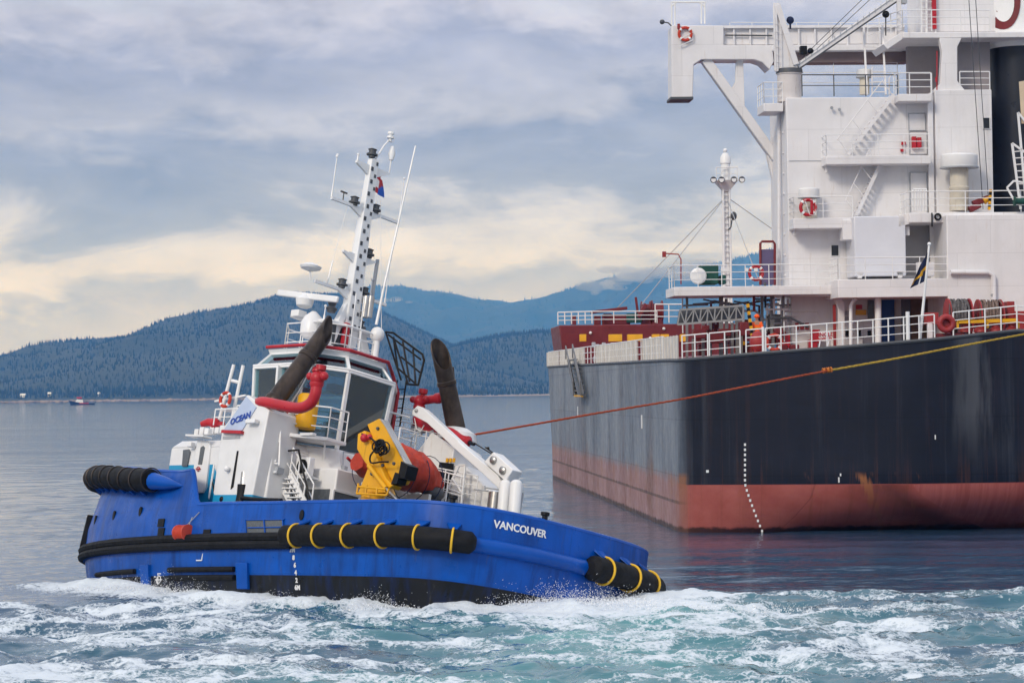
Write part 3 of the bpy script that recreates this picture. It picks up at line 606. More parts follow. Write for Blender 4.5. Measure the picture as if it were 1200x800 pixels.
def crossarm(z_, yl, yr, dz=.1):
    m = MB(); m.hexa([mp(z_-.25, .05, .2), mp(z_-.25, -.05, .2), mp(z_, -.05, .2), mp(z_, .05, .2)], [mp(z_, .05, .8), mp(z_, -.05, .8), mp(z_+.07, -.05, .8), mp(z_+.07, .05, .8)])
    m.hexa([mp(z_-.25, .05, -.2), mp(z_-.25, -.05, -.2), mp(z_, -.05, -.2), mp(z_, .05, -.2)], [mp(z_, .05, -.8), mp(z_, -.05, -.8), mp(z_+.07, -.05, -.8), mp(z_+.07, .05, -.8)])
    m.bar(mp(z_+.03, 0, yl), mp(z_+.03, 0, -yr), .10); return m.build('crossarm', SHELL, mast)
def whip(base, h, r=.024, lean=(0, 0)): 
    m = MB(); b = Vector(base); m.tube(b, b+Vector((0, 0, .22)), .035, n=6); m.tube(b+Vector((0, 0, .2)), b+Vector((lean[0], lean[1], h)), r, r*.7, 6); m.ell(b+Vector((lean[0], lean[1], h)), r*2.2, 6, 5); m.build('whip_antenna', SHELL, mast)
def domelight(c, s=1.):
    m = MB(); c = Vector(c); m.lathe(c, c+Vector((0, 0, .34*s)), [(0, .12*s), (.2, .12*s), (.25, .2*s), (.4, .2*s), (.45, .13*s), (.8, .13*s), (.85, .17*s), (1, .05*s)], 10); m.build('navigation_light', DGREY, mast)
crossarm(14.6, .75, .75); crossarm(13.15, 1.7, 1.65); crossarm(11.6, .55, .55); crossarm(10.35, 1.9, 1.6); crossarm(9.15, 1.2, .5)
domelight(mp(14.95, 0, .1)); domelight(mp(13.2, 0, .6)); domelight(mp(13.2, 0, -.45)); domelight(mp(11.7, 0, -.45)); domelight(mp(10.45, 0, .6)); domelight(mp(10.42, 0, -.5)); domelight(mp(9.25, 0, -.5), 1.2)
whip(mp(13.2, 0, 1.7), 1.45); whip(mp(13.2, .25, 1.45), 1.6); whip(mp(13.2, 0, -1.65), 1.6); whip(mp(10.4, 0, -1.55), 1.6); whip(mp(9.2, 0, 1.2), .55); whip(mp(10.4, 0, -.8), .7); whip(mp(14.65, 0, .75), .25)
q = MB(); q.path([mp(14.95, 0, -.1), mp(15.5, 0, -.4), mp(15.75, 0, -.62)], .03, 6); c = mp(15.7, 0, -.66); q.box(c-Vector((.03, .12, 0)), c+Vector((.03, .12, .03))); q.lathe(c, c+Vector((0, 0, .35)), [(0, .05), (.3, .05), (.35, .13), (.55, .13), (.6, .05), (.8, .12), (1, .12)], 8); q.build('wind_sensor', SHELL, mast)
q = MB(); c = mp(14.65, 0, -.85); q.tube(c, c+Vector((0, 0, .55)), .03); q.lathe(c+Vector((0, 0, .5)), c+Vector((0, 0, 1.0)), [(0, .08), (.5, .13), (1, .07)], 10); q.bar(mp(14.62, 0, -.2), c, .05); q.build('camera_head', SHELL, mast)
q = MB(); c = mp(10.4, 0, 2.05)+Vector((0, .1, .25)); q.lathe(c, c+Vector((0, 0, .3)), [(0, .08), (.3, .34), (.55, .38), (.8, .25), (1, .05)], 14); q.tube(c-Vector((0, .05, .3)), c, .03); q.build('satellite_dome', SHELL, mast)
q = MB(); c = mp(13.25, 0, 1.15); q.tube(c, c+Vector((0, 0, .25)), .02); q.bar(c+Vector((0, -.15, .27)), c+Vector((0, .15, .27)), .05); q.build('small_antenna', DGREY, mast)
# radar on its bracket to port
rb = MB(); c0 = ty(350, 368, 1.3); c1 = ty(377, 376, .6); rb.bar(c0+Vector((.2, .15, 0)), c1-Vector((.3, .5, .25)), .22, .26); rb.hexa([c0+Vector((.2, .2, -.12)), c0+Vector((-.2, .2, -.12)), c0+Vector((-.2, -.2, -.12)), c0+Vector((.2, -.2, -.12))], [c0+Vector((.2, .2, .12)), c0+Vector((-.2, .2, .12)), c0+Vector((-.2, -.2, .12)), c0+Vector((.2, -.2, .12))])
rad = rb.build('radar_bracket', SHELL, TUG, bevel=.03)
c = ty(356, 361, 1.3); q = MB(); q.lathe(c, c+Vector((0, 0, .5)), [(0, .15), (.15, .28), (.6, .33), (.8, .2), (1, .1)], 12); ped = q.build('radar_pedestal', SHELL, TUG)
q = MB(); a, b = ty(326, 343, 1.3), ty(396, 351, 1.3); q.bar(a, b, .12, .22); q.build('radar_scanner', SHELL, TUG, bevel=.04)
q = MB(); c = ty(366, 380, 1.2); q.lathe(c-Vector((.0, 0, .5)), c+Vector((0, 0, .45)), [(0, .25), (.15, .38), (.55, .4), (.8, .3), (1, .08)], 18); q.build('satellite_dome', SHELL, TUG)
q = MB(); c = ty(442, 392, -.8); q.ell(c, (.25, .25, .27), 18, 12); q.tube(c-Vector((0, 0, 1.0)), c, .14, .12, 10); q.build('searchlight_dome', SHELL, TUG)
q = MB(); c = ty(388, 366, .9); q.lathe(c, c+Vector((0, 0, .45)), [(0, .14), (.3, .2), (.5, .12), (1, .18)], 10); q.build('search_lamp', DGREY, TUG)
q = MB(); c = ty(427, 372, -.4); q.lathe(c, c+Vector((0, 0, .75)), [(0, .14), (1, .14)], 10); c = ty(432, 372, -.5); q.lathe(c, c+Vector((0, 0, .75)), [(0, .12), (1, .12)], 10); q.build('air_horn', STEEL, TUG)
q = MB(); c = ty(385, 405, .8); q.lathe(c, c+Vector((0, 0, .75)), [(0, .2), (1, .2)], 10); q.box(c+Vector((-.1, -.75, 0)), c+Vector((.1, -.35, .7))); q.build('roof_locker', DGREY, TUG)
q = MB(); c = ty(403, 405, .3); q.box(c+Vector((-.1, -.12, 0)), c+Vector((.1, .12, .8))); q.build('fire_extinguisher', RED, TUG, bevel=.05)
# long whip antenna leaning from the roof, stays and the flag halyard
q = MB(); a, b = ty(442, 372, -.8), ty(487, 171, -1.4); q.path([a-Vector((0, 0, .25)), a.lerp(b, .15), b], [.055, .045, .03], 6); q.build('long_whip_antenna', SHELL, TUG)
q = MB(); q.tube(ty(447, 390, -1), ty(446, 235, -.6), .010, n=5); q.tube(ty(424, 330, -.3), ty(436, 240, -.3), .008, n=5); q.tube(mp(13.1, 0, .9), mp(10.9, 0, 1.25), .010, n=5); q.tube(mp(11.2, 0, 1.2), mp(10.4, 0, 1.3), .025, n=6); q.build('halyard', SHELL, TUG)
q = MB(); q.bar(mp(11.75, 0, -.9), mp(10.3, 0, -.9), .07, .12); q.build('downpipe', GREYW, mast)
# black platform frame behind the roof to starboard
q = MB(); PL = [(452, 389), (461, 390), (495, 415), (497, 422), (490, 451), (477, 450)]; 
for a, b in zip(PL, PL[1:]): q.tube(ty(*a, -1.9), ty(*b, -1.9), .04, n=6)
for a, b in (((452, 389), (470, 445)), ((461, 395), (478, 449)), ((455, 392), (493, 421)), ((472, 400), (480, 447)), ((484, 409), (487, 449)), ((470, 418), (492, 436)), ((466, 431), (489, 451)), ((466, 431), (461, 395))): q.tube(ty(*a, -1.9), ty(*b, -1.9), .035, n=6)
q.build('antenna_platform', BLACK, TUG)
# starboard ladder below it
q = MB(); ladder(q, ty(471, 445, -2.6), ty(463, 500, -2.6), (1, 0, 0), .45, .3, .03); q.build('ladder', BLACK, TUG)
# white twin rail ladder over the deckhouse, port
q = MB(); 
for a, b in (((274, 427), (257, 492)), ((285, 428), (271, 496)), ((272, 446), (280, 448)), ((262, 480), (274, 481))): q.tube(ty(*a, 2.6), ty(*b, 2.6), .06, n=8)
q.build('gantry', SHELL, TUG)
q = MB(); a = ty(236, 497, 3.1); b = ty(252, 496, 2.9); q.path([a, a.lerp(b, .5)+Vector((0, 0, .06)), b], [.10, .14, .17], 10); q.ell(b, .19); q.bar(ty(254, 497, 2.9), ty(262, 496, 2.9), .12); q.build('deck_monitor', RED, TUG)
q = MB(); c = ty(266, 470, 2.6); rail(q, ty(250, 498, 3.2), ty(285, 497, 3.2), .55, 2, .5, .022); q.bar(ty(252, 470, 2.6), ty(288, 463, 2.6), .06); q.build('roof_railing', SHELL, TUG)
q = MB(); 
for k in range(9): q = MB(); c = ty(232+k*6, 507-k*.5, 2.9+.3*(k % 3)); q.box(c-Vector((.1, .1, .1)), c+Vector((.1, .1, .12+.05*(k % 2)))); q.build('roof_fitting', WHITE, TUG, bevel=.02)
# ------------------------------------------------------------------ fire monitors
def monitor(pipe, head, nozzle, rr, name):
    m = MB(); m.path(pipe, rr, 14); p = m.build(name, RED, TUG)
    h = Vector(head); m = MB(); m.ell(h, rr*1.35, 12, 8); m.lathe(h-Vector((0, 0, .35)), h+Vector((0, 0, .05)), [(0, rr*.9), (.3, rr*1.25), (.5, rr*1.25), (.5, rr*.9), (1, rr*.9)], 14)
    n_ = Vector(nozzle); m.lathe(h, n_, [(0, rr*.9), (.6, rr*.85), (.62, rr*1.1), (.8, rr*1.1), (.82, rr*.8), (1, rr*1.0)], 14); m.ell(h+Vector((.25, .1, .05)), rr*.7); m.ell(h-Vector((.35, -.05, -.05)), rr*.8); m.lathe(h+Vector((-.1, 0, .1)), h+Vector((-.1, 0, .42)), [(0, rr*.5), (.5, rr*.5), (.5, rr*.95), (1, rr*.95)], 12)
    m.build('monitor_head', RED, p); m = MB(); m.lathe(n_, n_+(n_-h).normalized()*.06, [(0, rr*.7), (1, rr*.7)], 12); m.build('nozzle_mouth', BLACK, p); return p
def smooth(pts, n=4):
    P = [Vector(p) for p in pts]; P = [P[0]*2-P[1]]+P+[P[-1]*2-P[-2]]; out = []
    for i in range(1, len(P)-2):
        for k in range(n):
            t = k/n; a, b, c, d_ = P[i-1:i+3]; out.append(.5*((2*b)+(c-a)*t+(2*a-5*b+4*c-d_)*t*t+(3*b-a-3*c+d_)*t**3))
    return out+[P[-2]]
monitor(smooth([ty(300, 474, 3.6), ty(308, 471, 3.9), ty(330, 475, 3.9), ty(350, 478, 3.9), ty(363, 473, 3.9), ty(369, 463, 3.9), ty(371, 452, 3.9)]), ty(372, 443, 3.9), ty(373, 431, 3.9), .185, 'fire_monitor')
mon2 = monitor(smooth([ty(490, 484, -3.0), ty(495, 492, -3.0), ty(503, 499, -3.1), ty(516, 503, -3.2)]), ty(492, 470, -3.0), ty(523, 465, -3.2), .17, 'fire_monitor')
q = MB(); q.path([ty(491, 484, -3.), ty(492, 470, -3.)], .14, 12); q.path(smooth([ty(489, 489, -2.7), ty(503, 501, -2.7), ty(523, 507, -2.8), ty(540, 514, -2.8), ty(550, 519, -2.8)]), [.19+.04*math.sin(k*.9) for k in range(16)]+[.12], 14); q.build('hose_cover', RED, mon2)
q = MB(); q.path([ty(547, 517, -2.8), ty(556, 521, -2.8)], [.1, .04], 8); q.build('nozzle_tip', BLACK, mon2)
# ------------------------------------------------------------------ yellow knuckle crane
cy = 2.7
q = MB(); b0 = ty(437, 583, cy); q.lathe(b0-Vector((0, 0, 1.6)), b0+Vector((0, 0, .1)), [(0, .42), (.5, .42), (.55, .55), (.75, .55), (.8, .4), (1, .38)], 18); cr = q.build('deck_crane', YELLOW, TUG, label='folded yellow knuckle crane')
q = MB(); q.prism([ty(px, py, cy+.25) for px, py in ((419, 578), (452, 577), (440, 548), (432, 545))], (0, -.5, 0)); q.build('crane_column', YELLOW, cr, bevel=.03)
q = MB(); q.prism([ty(px, py, cy+.3) for px, py in ((419, 508), (427, 504), (434, 520), (452, 560), (460, 568), (456, 572), (447, 566), (427, 541), (418, 526))], (0, -.45, 0)); q.build('lower_boom', YELLOW, cr, bevel=.03)
q = MB(); q.prism([ty(px, py, cy+.1) for px, py in ((430, 497), (444, 490), (451, 498), (474, 540), (475, 556), (470, 566), (461, 567), (455, 556), (436, 512))], (0, -.35, 0)); q.build('upper_boom', YELLOW, cr, bevel=.03)
q = MB(); q.prism([ty(px, py, cy+.16) for px, py in ((444, 490), (448, 491), (470, 532), (479, 548), (478, 556), (473, 542), (451, 500))], (0, -.30, 0)); q.build('boom_extension', STEEL, cr, bevel=.02)
q = MB(); q.tube(ty(432, 545, cy+.4), ty(452, 572, cy+.4), .08, n=10); q.build('hydraulic_ram', YELLOW, cr); q = MB(); q.tube(ty(452, 572, cy+.4), ty(468, 588, cy+.4), .05, n=8); q.build('ram_rod', STEEL, cr)
q = MB(); c = ty(447, 523, cy+.5)
for k in range(14): q.ring(c+Vector((random.uniform(-.1, .1), random.uniform(-.05, .1), random.uniform(-.12, .12))), random.uniform(.10, .24), .025, axis=(random.uniform(-.5, .5), 1, random.uniform(-.5, .5)), n=12, k=5)
q.build('hose_bundle', BLACK, cr)
q = MB(); q.path(smooth([ty(440, 526, cy+.5), ty(434, 534, cy+.55), ty(435, 542, cy+.5), ty(446, 541, cy+.5), ty(455, 541, cy+.5)]), .03, 6); q.path(smooth([ty(424, 508, cy+.4), ty(433, 512, cy+.5), ty(440, 518, cy+.5)]), .03, 6); q.build('hydraulic_hose', BLACK, cr)
q = MB(); q.ell(ty(427, 513, cy+.45), .14); q.ell(ty(433, 512, cy+.45), .1); q.build('valve', RED, cr)
q = MB(); q.prism([ty(px, py, cy+.32) for px, py in ((463, 553), (468, 556), (465, 566), (458, 567))], (0, -.4, 0)); q.prism([ty(px, py, cy+.3) for px, py in ((470, 540), (478, 545), (474, 560), (466, 560))], (0, -.5, 0)); q.build('boom_end', BLACK, cr)
q = MB(); 
for a, b in (((420, 566), (418, 578)), ((418, 578), (453, 580)), ((420, 570), (452, 573)), ((453, 580), (456, 572)), ((430, 568), (428, 579)), ((442, 570), (441, 580))): q.tube(ty(*a, cy+.6), ty(*b, cy+.6), .035, n=6)
q.build('crane_guard', YELLOW, cr)
for px, py in ((443, 502), (449, 545), (436, 555), (462, 543)): q = MB(); c = ty(px, py, cy+.34 if px != 443 else cy+.12); q.lathe(c, c+Vector((0, .05, 0)), [(0, .06), (1, .05)], 10); q.build('pin', DGREY, cr)
# ------------------------------------------------------------------ white folding boom aft with cylinders
ay = -2.0
q = MB(); P0, P1 = ty(487, 478, ay), ty(575, 560, ay)
q.prism([ty(px, py, ay+.14) for px, py in ((483, 481), (489, 475), (497, 479), (560, 537), (570, 546), (566, 553), (553, 544), (500, 495), (483, 486))], (0, -.28, 0)); ab = q.build('boom', SHELL, TUG, bevel=.02, label='white folding boom')
q = MB(); q.prism([ty(px, py, ay+.2) for px, py in ((530, 523), (536, 517), (583, 556), (590, 570), (585, 573), (566, 555))], (0, -.40, 0)); q.build('boom_housing', SHELL, ab, bevel=.02)
q = MB(); q.prism([ty(px, py, ay+.3) for px, py in ((567, 541), (578, 529), (601, 550), (592, 564))], (0, -.5, 0)); wb = q.build('winch_box', SHELL, ab, bevel=.03)
for px, py in ((579, 539), (590, 551)): q = MB(); c = ty(px, py, ay+.3); q.lathe(c, c+Vector((0, .12, 0)), [(0, .13), (.7, .13), (1, .08)], 14); q.build('sheave', STEEL, wb)
q = MB(); q.prism([ty(px, py, ay+.155) for px, py in ((549, 531), (551, 529), (562, 539), (560, 542))], (0, -.02, 0)); q.build('maker_plate', YELLOW, ab)
q = MB(); q.tube(ty(556, 519, -2.8), ty(577, 532, ay), .022, n=6); q.tube(ty(569, 524, ay), ty(602, 548, ay), .025, n=6); q.ell(ty(572, 525, ay), .05); q.build('cable', BLACK, ab)
q = MB(); q.ell(ty(488, 481, ay+.16), .07); q.build('pin', STEEL, ab)
q = MB(); b0 = ty(578, 603, ay); q.lathe(b0-Vector((0, 0, 1.3)), b0+Vector((0, 0, .75)), [(0, .3), (.6, .3), (.62, .24), (1, .24)], 16); q.build('pedestal', STEEL, ab)
for px, r_ in ((590, .20), (603, .20)):
    q = MB(); b = ty(px, 602, ay+.25); t_ = ty(px+2.5, 562, ay+.25); q.lathe(b-Vector((0, 0, .4)), t_, [(0, r_), (.92, r_), (.97, r_*.8), (1, r_*.4)], 16); q.build('gas_cylinder', SHELL, ab)
q = MB()
for a, b in (((568, 571), (613, 578)), ((568, 574), (568, 569)), ((613, 578), (608, 607)), ((606, 577), (603, 607)), ((571, 590), (580, 592)), ((556, 573), (572, 575)), ((586, 604), (612, 608))): q.tube(ty(*a, ay), ty(*b, ay), .03, n=6)
q.build('pipe_frame', GREYW, ab)
# railings and platform amidships, starboard
q = MB(); rail(q, ty(470, 572, -1.6), ty(540, 592, -1.6), .95, 3, .8, .024); rail(q, ty(500, 580, -2.3), ty(556, 592, -2.3), 1.0, 3, .8, .022); q.build('railing', SHELL, TUG)
q = MB(); q.bar(ty(462, 579, -1.3), ty(546, 596, -1.3), .30, .10); q.bar(ty(480, 566, -1.2), ty(487, 589, -1.2), .10); q.bar(ty(520, 590, -1.2), ty(498, 600, -1.2), .08); q.build('platform', WHITE, TUG)
q = MB()
for a, b in (((538, 545), (517, 590)), ((545, 545), (540, 596)), ((530, 560), (543, 580)), ((517, 590), (541, 597)), ((524, 572), (541, 578)), ((538, 545), (546, 545))): q.tube(ty(*a, -2.2), ty(*b, -2.2), .045, n=6)
q.build('ladder_frame', SHELL, TUG)
q = MB()
for y0, (x0, y0p, x1, y1p) in ((-2.6, (458, 510, 512, 520)), (-2.9, (470, 496, 505, 503))): rail(q, ty(x0, y0p, y0), ty(x1, y1p, y0), .55, 3, .6, .018)
q.tube(ty(440, 478, -1.2), ty(480, 489, -2.2), .035); q.path([ty(486, 490, -2.5), ty(488, 502, -2.5), ty(493, 505, -2.5), ty(497, 498, -2.5)], .02, 6)
q.build('upper_railing', SHELL, TUG)
q = MB()
for k in range(16): q = MB(); c = ty(483+random.uniform(0, 27), 497+random.uniform(0, 14), -2.9+random.uniform(-.3, .3)); s_ = random.uniform(.04, .1); q.box(c-Vector((s_, s_, s_)), c+Vector((s_, s_, s_*1.5))); q.build('valve', GREYW, TUG, bevel=.01)
q = MB(); c = ty(487, 492, -2.7); q.box(c-Vector((.06, .06, .2)), c+Vector((.06, .06, .2))); q.ell(c, .1); q.build('hydrant', RED, TUG)
q = MB(); c = tx(420, 545, -1.65); q.path([tx(407, 536, -1.8), tx(412, 541, -1.8), tx(424, 542, -1.8)], .05, 8); q.build('fire_pipe', RED, TUG)
# ------------------------------------------------------------------ things carried by the tug
rbx = -2.35
RBM = MT @ Matrix.Translation(tx(466, 556, rbx))
rb_ = empty('rescue_boat', RBM, 'small rescue boat under a wrinkled orange cover in its cradle behind the yellow crane', 'rescue boat')
m = MB(); n = 26; vs = []
for k in range(n+1):
    t = k/n; y_ = 1.95-3.9*t; w_ = .86*math.sin(math.pi*min(.97, max(.03, t)))**.45; h_ = .74*math.sin(math.pi*min(.97, max(.03, t)))**.4
    for j in range(16):
        a = 2*math.pi*j/16; rr_ = 1+.05*math.sin(k*.8+j*2.3)+.06*math.sin(k*1.9-j*1.3)+.03*math.sin(k*.5)*math.cos(j*.9)
        top = 1.15 if 0 < a < math.pi else .8
        vs.append((w_*math.cos(a)*rr_, y_, h_*math.sin(a)*rr_*top+.14*math.sin(math.pi*t)))
fs = [(k*16+j, k*16+(j+1) % 16, (k+1)*16+(j+1) % 16, (k+1)*16+j) for k in range(n) for j in range(16)]+[tuple(range(16)), tuple(range(n*16, n*16+16))]; m.add(vs, fs); m.build('boat_cover', ORANGE, rb_, angle=60)
m = MB()
for k in range(5): y_ = 1.3-k*.65; m.ring((0, y_, .05), .84, .014, axis=(0, 1, 0), n=22, k=5)
m.build('lashing', NAVY, rb_)
m = MB(); m.ell((-.3, -1.5, -.35), (.35, .4, .25)); m.build('hull', DGREY, rb_)
m = MB(); m.box((-.5, 1.0, -.8), (.5, 1.12, -.45)); m.box((-.5, -1.2, -.8), (.5, -1.08, -.45)); m.build('cradle', WHITE, rb_)
def lifebuoy(M, r_, label, mat=None):
    e = empty('lifebuoy', M, label, 'lifebuoy', 'lifebuoys'); e['group'] = 'orange lifebuoys'
    m = MB(); m.ring((0, 0, 0), r_, r_*.24, axis=(0, 1, 0), n=22, k=8); m.build('ring', mat or paint('buoy_red', (.50, .045, .02), .6), e)
    for k in range(4): a = math.pi/4+k*math.pi/2; m = MB(); c = Vector((r_*math.cos(a), 0, r_*math.sin(a))); m.lathe(c-Vector((-math.sin(a), 0, math.cos(a)))*r_*.16, c+Vector((-math.sin(a), 0, math.cos(a)))*r_*.16, [(0, r_*.26), (1, r_*.26)], 10); m.build('band', SHELL, e)
    return e
lifebuoy(MT @ Matrix.Translation(ty(331, 482, 2.9)), .26, 'orange and white lifebuoy on the tug below the red monitor pipe')
lifebuoy(MT @ Matrix.Translation(ty(264, 468, 2.9)), .24, 'orange lifebuoy on the tug beside the white twin rails, left of the name board')
def flag(name, M, pole, pts, cols, label, nu=12, nv=8):
    """cloth: pts gives four corners (hoist top, hoist bottom, fly bottom, fly top)"""
    a, b, c, d = [Vector(p) for p in pts]; m = MB(); vs = []
    for i in range(nu+1):
        for j in range(nv+1):
            u, v = i/nu, j/nv; p = (a*(1-v)+b*v)*(1-u)+(d*(1-v)+c*v)*u; vs.append(p+Vector((0, 1, 0))*(.09*math.sin(u*9+v*2)*(u+.1)))
    n = len(vs); vs2 = [p+Vector((0, .01, 0)) for p in vs]; fs = []; mi = []
    for i in range(nu):
        for j in range(nv):
            q_ = (i*(nv+1)+j, (i+1)*(nv+1)+j, (i+1)*(nv+1)+j+1, i*(nv+1)+j+1); k = cols[1](i/nu, j/nv)
            fs += [q_, tuple(n+x for x in q_[::-1])]; mi += [k, k]
    m.v = [tuple(v) for v in vs+vs2]; m.f = fs; m.mi = mi
    o = m.build(name, cols[0], None); o.matrix_world = M; return tag(o, label, 'flag')
flag('flag', MT, None, [ty(440, 194, -.5), ty(438, 224, -.5), ty(448, 231, -.9), ty(449, 212, -.9)], ([RED, SHELL, paint('flag_blue', (.02, .10, .45), .7)], lambda u, v: 2 if u+v > 1.25 else (1 if .15 < u < .55 and .35 < v < .7 else 0)), 'limp red, white and blue flag flying from the tug mast')
# ================================================================== SHIP
# own frame: x to starboard, y forward, z up; origin at the waterline of the port quarter
SHIP = empty('cargo_ship', MS, 'large black and red bulk carrier with white superstructure, seen from its stern', 'cargo ship')
SB = 30.0; CXS = SB/2
def deck_line(px, y): return None
stern = [(0, 6, 8.02), (0, 2, 7.98), (.05, .6, 7.95), (.35, -.15, 7.97), (1.2, -.6, 8.03), (3, -1.25, 8.16), (5.2, -1.95, 8.30), (7.8, -2.75, 8.46), (10.1, -3.35, 8.62), (11.2, -3.5, 8.70), (15, -3.6, 9.05)]
bow = [(CXS, 99, 9.3), (9.5, 97.5, 9.2), (5.5, 94, 9.0), (2.2, 89, 8.85), (.5, 84.5, 8.6), (0, 81, 8.5)]
port = [(0, y, 8.02+.48*(y-6)/75) for y in range(78, 6, -6)]
half = bow+port+stern                        # bow centre -> port side -> stern centre
full = half+[(SB-x, y, z) for x, y, z in reversed(half[1:-1])]
n = len(full); lev = [-3, -1.5, 0, .8, 1.5, 2.2, 3.0, 5.5, None]
vs = []
for x, y, zt in full:
    e = min(abs(x), abs(SB-x)); sternness = max(0, min(1, (1-y)/4)) if y < 1 else 0
    for l in lev:
        z_ = zt if l is None else l; dy = 0; dx = 0
        if y < 4: k = max(0, 2.2-z_); dy = sternness*k*k*.62*(min(1, e/8)**1.2)
        if y > 80: k = 1-z_/9.; dy = -k*3*(1 if y > 90 else .4); dx = (k*1.2 if x < CXS-1 else (-k*1.2 if x > CXS+1 else 0))*min(1, (y-80)/6)
        vs.append((x+dx, y+dy, z_))
m = len(lev); mb = MB(); mb.add(vs, [(i*m+r, ((i+1) % n)*m+r, ((i+1) % n)*m+r+1, i*m+r+1) for i in range(n) for r in range(m-1)])
mb.f += [tuple(i*m+m-1 for i in range(n))]; mb.mi += [1]
def ship_hull_mat():
    mt = bpy.data.materials.new('ship_hull_paint'); mt.use_nodes = True; nt = mt.node_tree; b = nt.nodes['Principled BSDF']
    tc = nt.nodes.new('ShaderNodeTexCoord'); v = tc.outputs['Object']; sx = nt.nodes.new('ShaderNodeSeparateXYZ'); nt.links.new(v, sx.inputs[0]); x_, y_, z_ = sx.outputs
    big = noise(nt, vscale(nt, v, (.12, .12, .3)), 1., 5, .6); fine = noise(nt, v, 1.6, 6, .65)
    vs_ = noise(nt, vscale(nt, v, (1.4, .17, .045)), 1., 8, .75); vs2 = noise(nt, vscale(nt, v, (3.0, .20, .10), (4, 7, 1)), 1., 8, .75)
    topc = mixc(nt, ramp(nt, big, [(.35, 0.), (.65, 1.)]), (.004, .0065, .015), (.009, .012, .024))
    # the port side is chalked and worn to grey, with sky sheen painted in
    side = math_node(nt, 'MULTIPLY', math_node(nt, 'SUBTRACT', y_, -.3), .9, clamp=True)
    worn_sheen = mixc(nt, ramp(nt, vs_, [(.35, 0.), (.7, 1.)]), (.065, .085, .12), (.30, .335, .38))
    topc = mixc(nt, side, topc, worn_sheen)
    topc = mixc(nt, math_node(nt, 'MULTIPLY', ramp(nt, vs_, [(.54, 0.), (.72, 1.)]), .22), topc, (.10, .11, .13))
    # welded plate seams
    br = nt.nodes.new('ShaderNodeTexBrick'); cmb = nt.nodes.new('ShaderNodeCombineXYZ'); nt.links.new(math_node(nt, 'ADD', x_, math_node(nt, 'MULTIPLY', y_, 1.0)), cmb.inputs[0]); nt.links.new(z_, cmb.inputs[1]); nt.links.new(cmb.outputs[0], br.inputs['Vector'])
    br.inputs['Scale'].default_value = 1; br.inputs['Brick Width'].default_value = 7.5; br.inputs['Row Height'].default_value = 2.6; br.inputs['Mortar Size'].default_value = .03; br.inputs['Color1'].default_value = (1.05, 1.05, 1.05, 1); br.inputs['Color2'].default_value = (.90, .92, .95, 1); br.inputs['Mortar'].default_value = (.72, .72, .74, 1)
    topc = mixc(nt, .8, topc, br.outputs['Color'], 'MULTIPLY')
    redn = mixc(nt, ramp(nt, noise(nt, vscale(nt, v, (.35, .35, .5)), 1, 6, .65), [(.35, 0.), (.65, 1.)]), (.26, .055, .045), (.36, .105, .09))
    redn = mixc(nt, math_node(nt, 'MULTIPLY', side, .75), redn, mixc(nt, ramp(nt, vs_, [(.35, 0.), (.7, 1.)]), (.20, .10, .10), (.44, .31, .31)))  # boot red on the side: wear and sky sheen both in the colour
    redn = mixc(nt, .8, redn, br.outputs['Color'], 'MULTIPLY')
    edge = math_node(nt, 'ADD', 2.2, math_node(nt, 'MULTIPLY', math_node(nt, 'SUBTRACT', fine, .5), math_node(nt, 'MULTIPLY', side, .9)))
    c = mixc(nt, math_node(nt, 'MULTIPLY', math_node(nt, 'SUBTRACT', z_, edge), math_node(nt, 'SUBTRACT', 42., math_node(nt, 'MULTIPLY', side, 40.)), clamp=True), redn, topc)
    # wet dark slime at the waterline, rust runs
    c = mixc(nt, math_node(nt, 'MULTIPLY', math_node(nt, 'SUBTRACT', math_node(nt, 'ADD', .28, math_node(nt, 'MULTIPLY', math_node(nt, 'SUBTRACT', fine, .5), .4)), z_), 9, clamp=True), c, (.045, .018, .018))
    rmask = math_node(nt, 'MULTIPLY', ramp(nt, vs2, [(.52, 0.), (.64, 1.)]), math_node(nt, 'MULTIPLY_ADD', side, .60, .38))
    zband = ramp(nt, math_node(nt, 'MULTIPLY', z_, .1), [(.0, .6), (.12, 1.), (.24, .8), (.36, .25), (.8, .12)])
    c = mixc(nt, math_node(nt, 'MULTIPLY', rmask, zband), c, (.15, .055, .025))
    ln = math_node(nt, 'MULTIPLY', math_node(nt, 'SUBTRACT', .09, math_node(nt, 'ABSOLUTE', math_node(nt, 'SUBTRACT', z_, math_node(nt, 'MULTIPLY_ADD', fine, .12, 1.30)))), 30, clamp=True)
    c = mixc(nt, math_node(nt, 'MULTIPLY', math_node(nt, 'MULTIPLY', ln, side), .75), c, (.07, .035, .025))
    # scuffed paler runs on the flat transom; the hull tuck's shading painted into the boot red
    tr = math_node(nt, 'MULTIPLY', math_node(nt, 'MULTIPLY', math_node(nt, 'SUBTRACT', x_, 11.), .5, clamp=True), ramp(nt, noise(nt, vscale(nt, v, (.9, .9, .09), (2, 2, 5)), 1, 6, .6), [(.5, 0.), (.62, 1.)]))
    tr = math_node(nt, 'MULTIPLY', tr, math_node(nt, 'MULTIPLY', math_node(nt, 'SUBTRACT', z_, 3.), .4, clamp=True)); c = mixc(nt, math_node(nt, 'MULTIPLY', tr, .42), c, (.13, .14, .16))
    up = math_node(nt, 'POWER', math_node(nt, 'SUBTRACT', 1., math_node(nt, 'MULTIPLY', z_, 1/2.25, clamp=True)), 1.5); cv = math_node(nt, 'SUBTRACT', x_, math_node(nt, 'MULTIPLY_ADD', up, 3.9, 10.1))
    below = math_node(nt, 'MULTIPLY', math_node(nt, 'SUBTRACT', 2.2, z_), 30, clamp=True); aft_ = math_node(nt, 'LESS_THAN', y_, 3.)
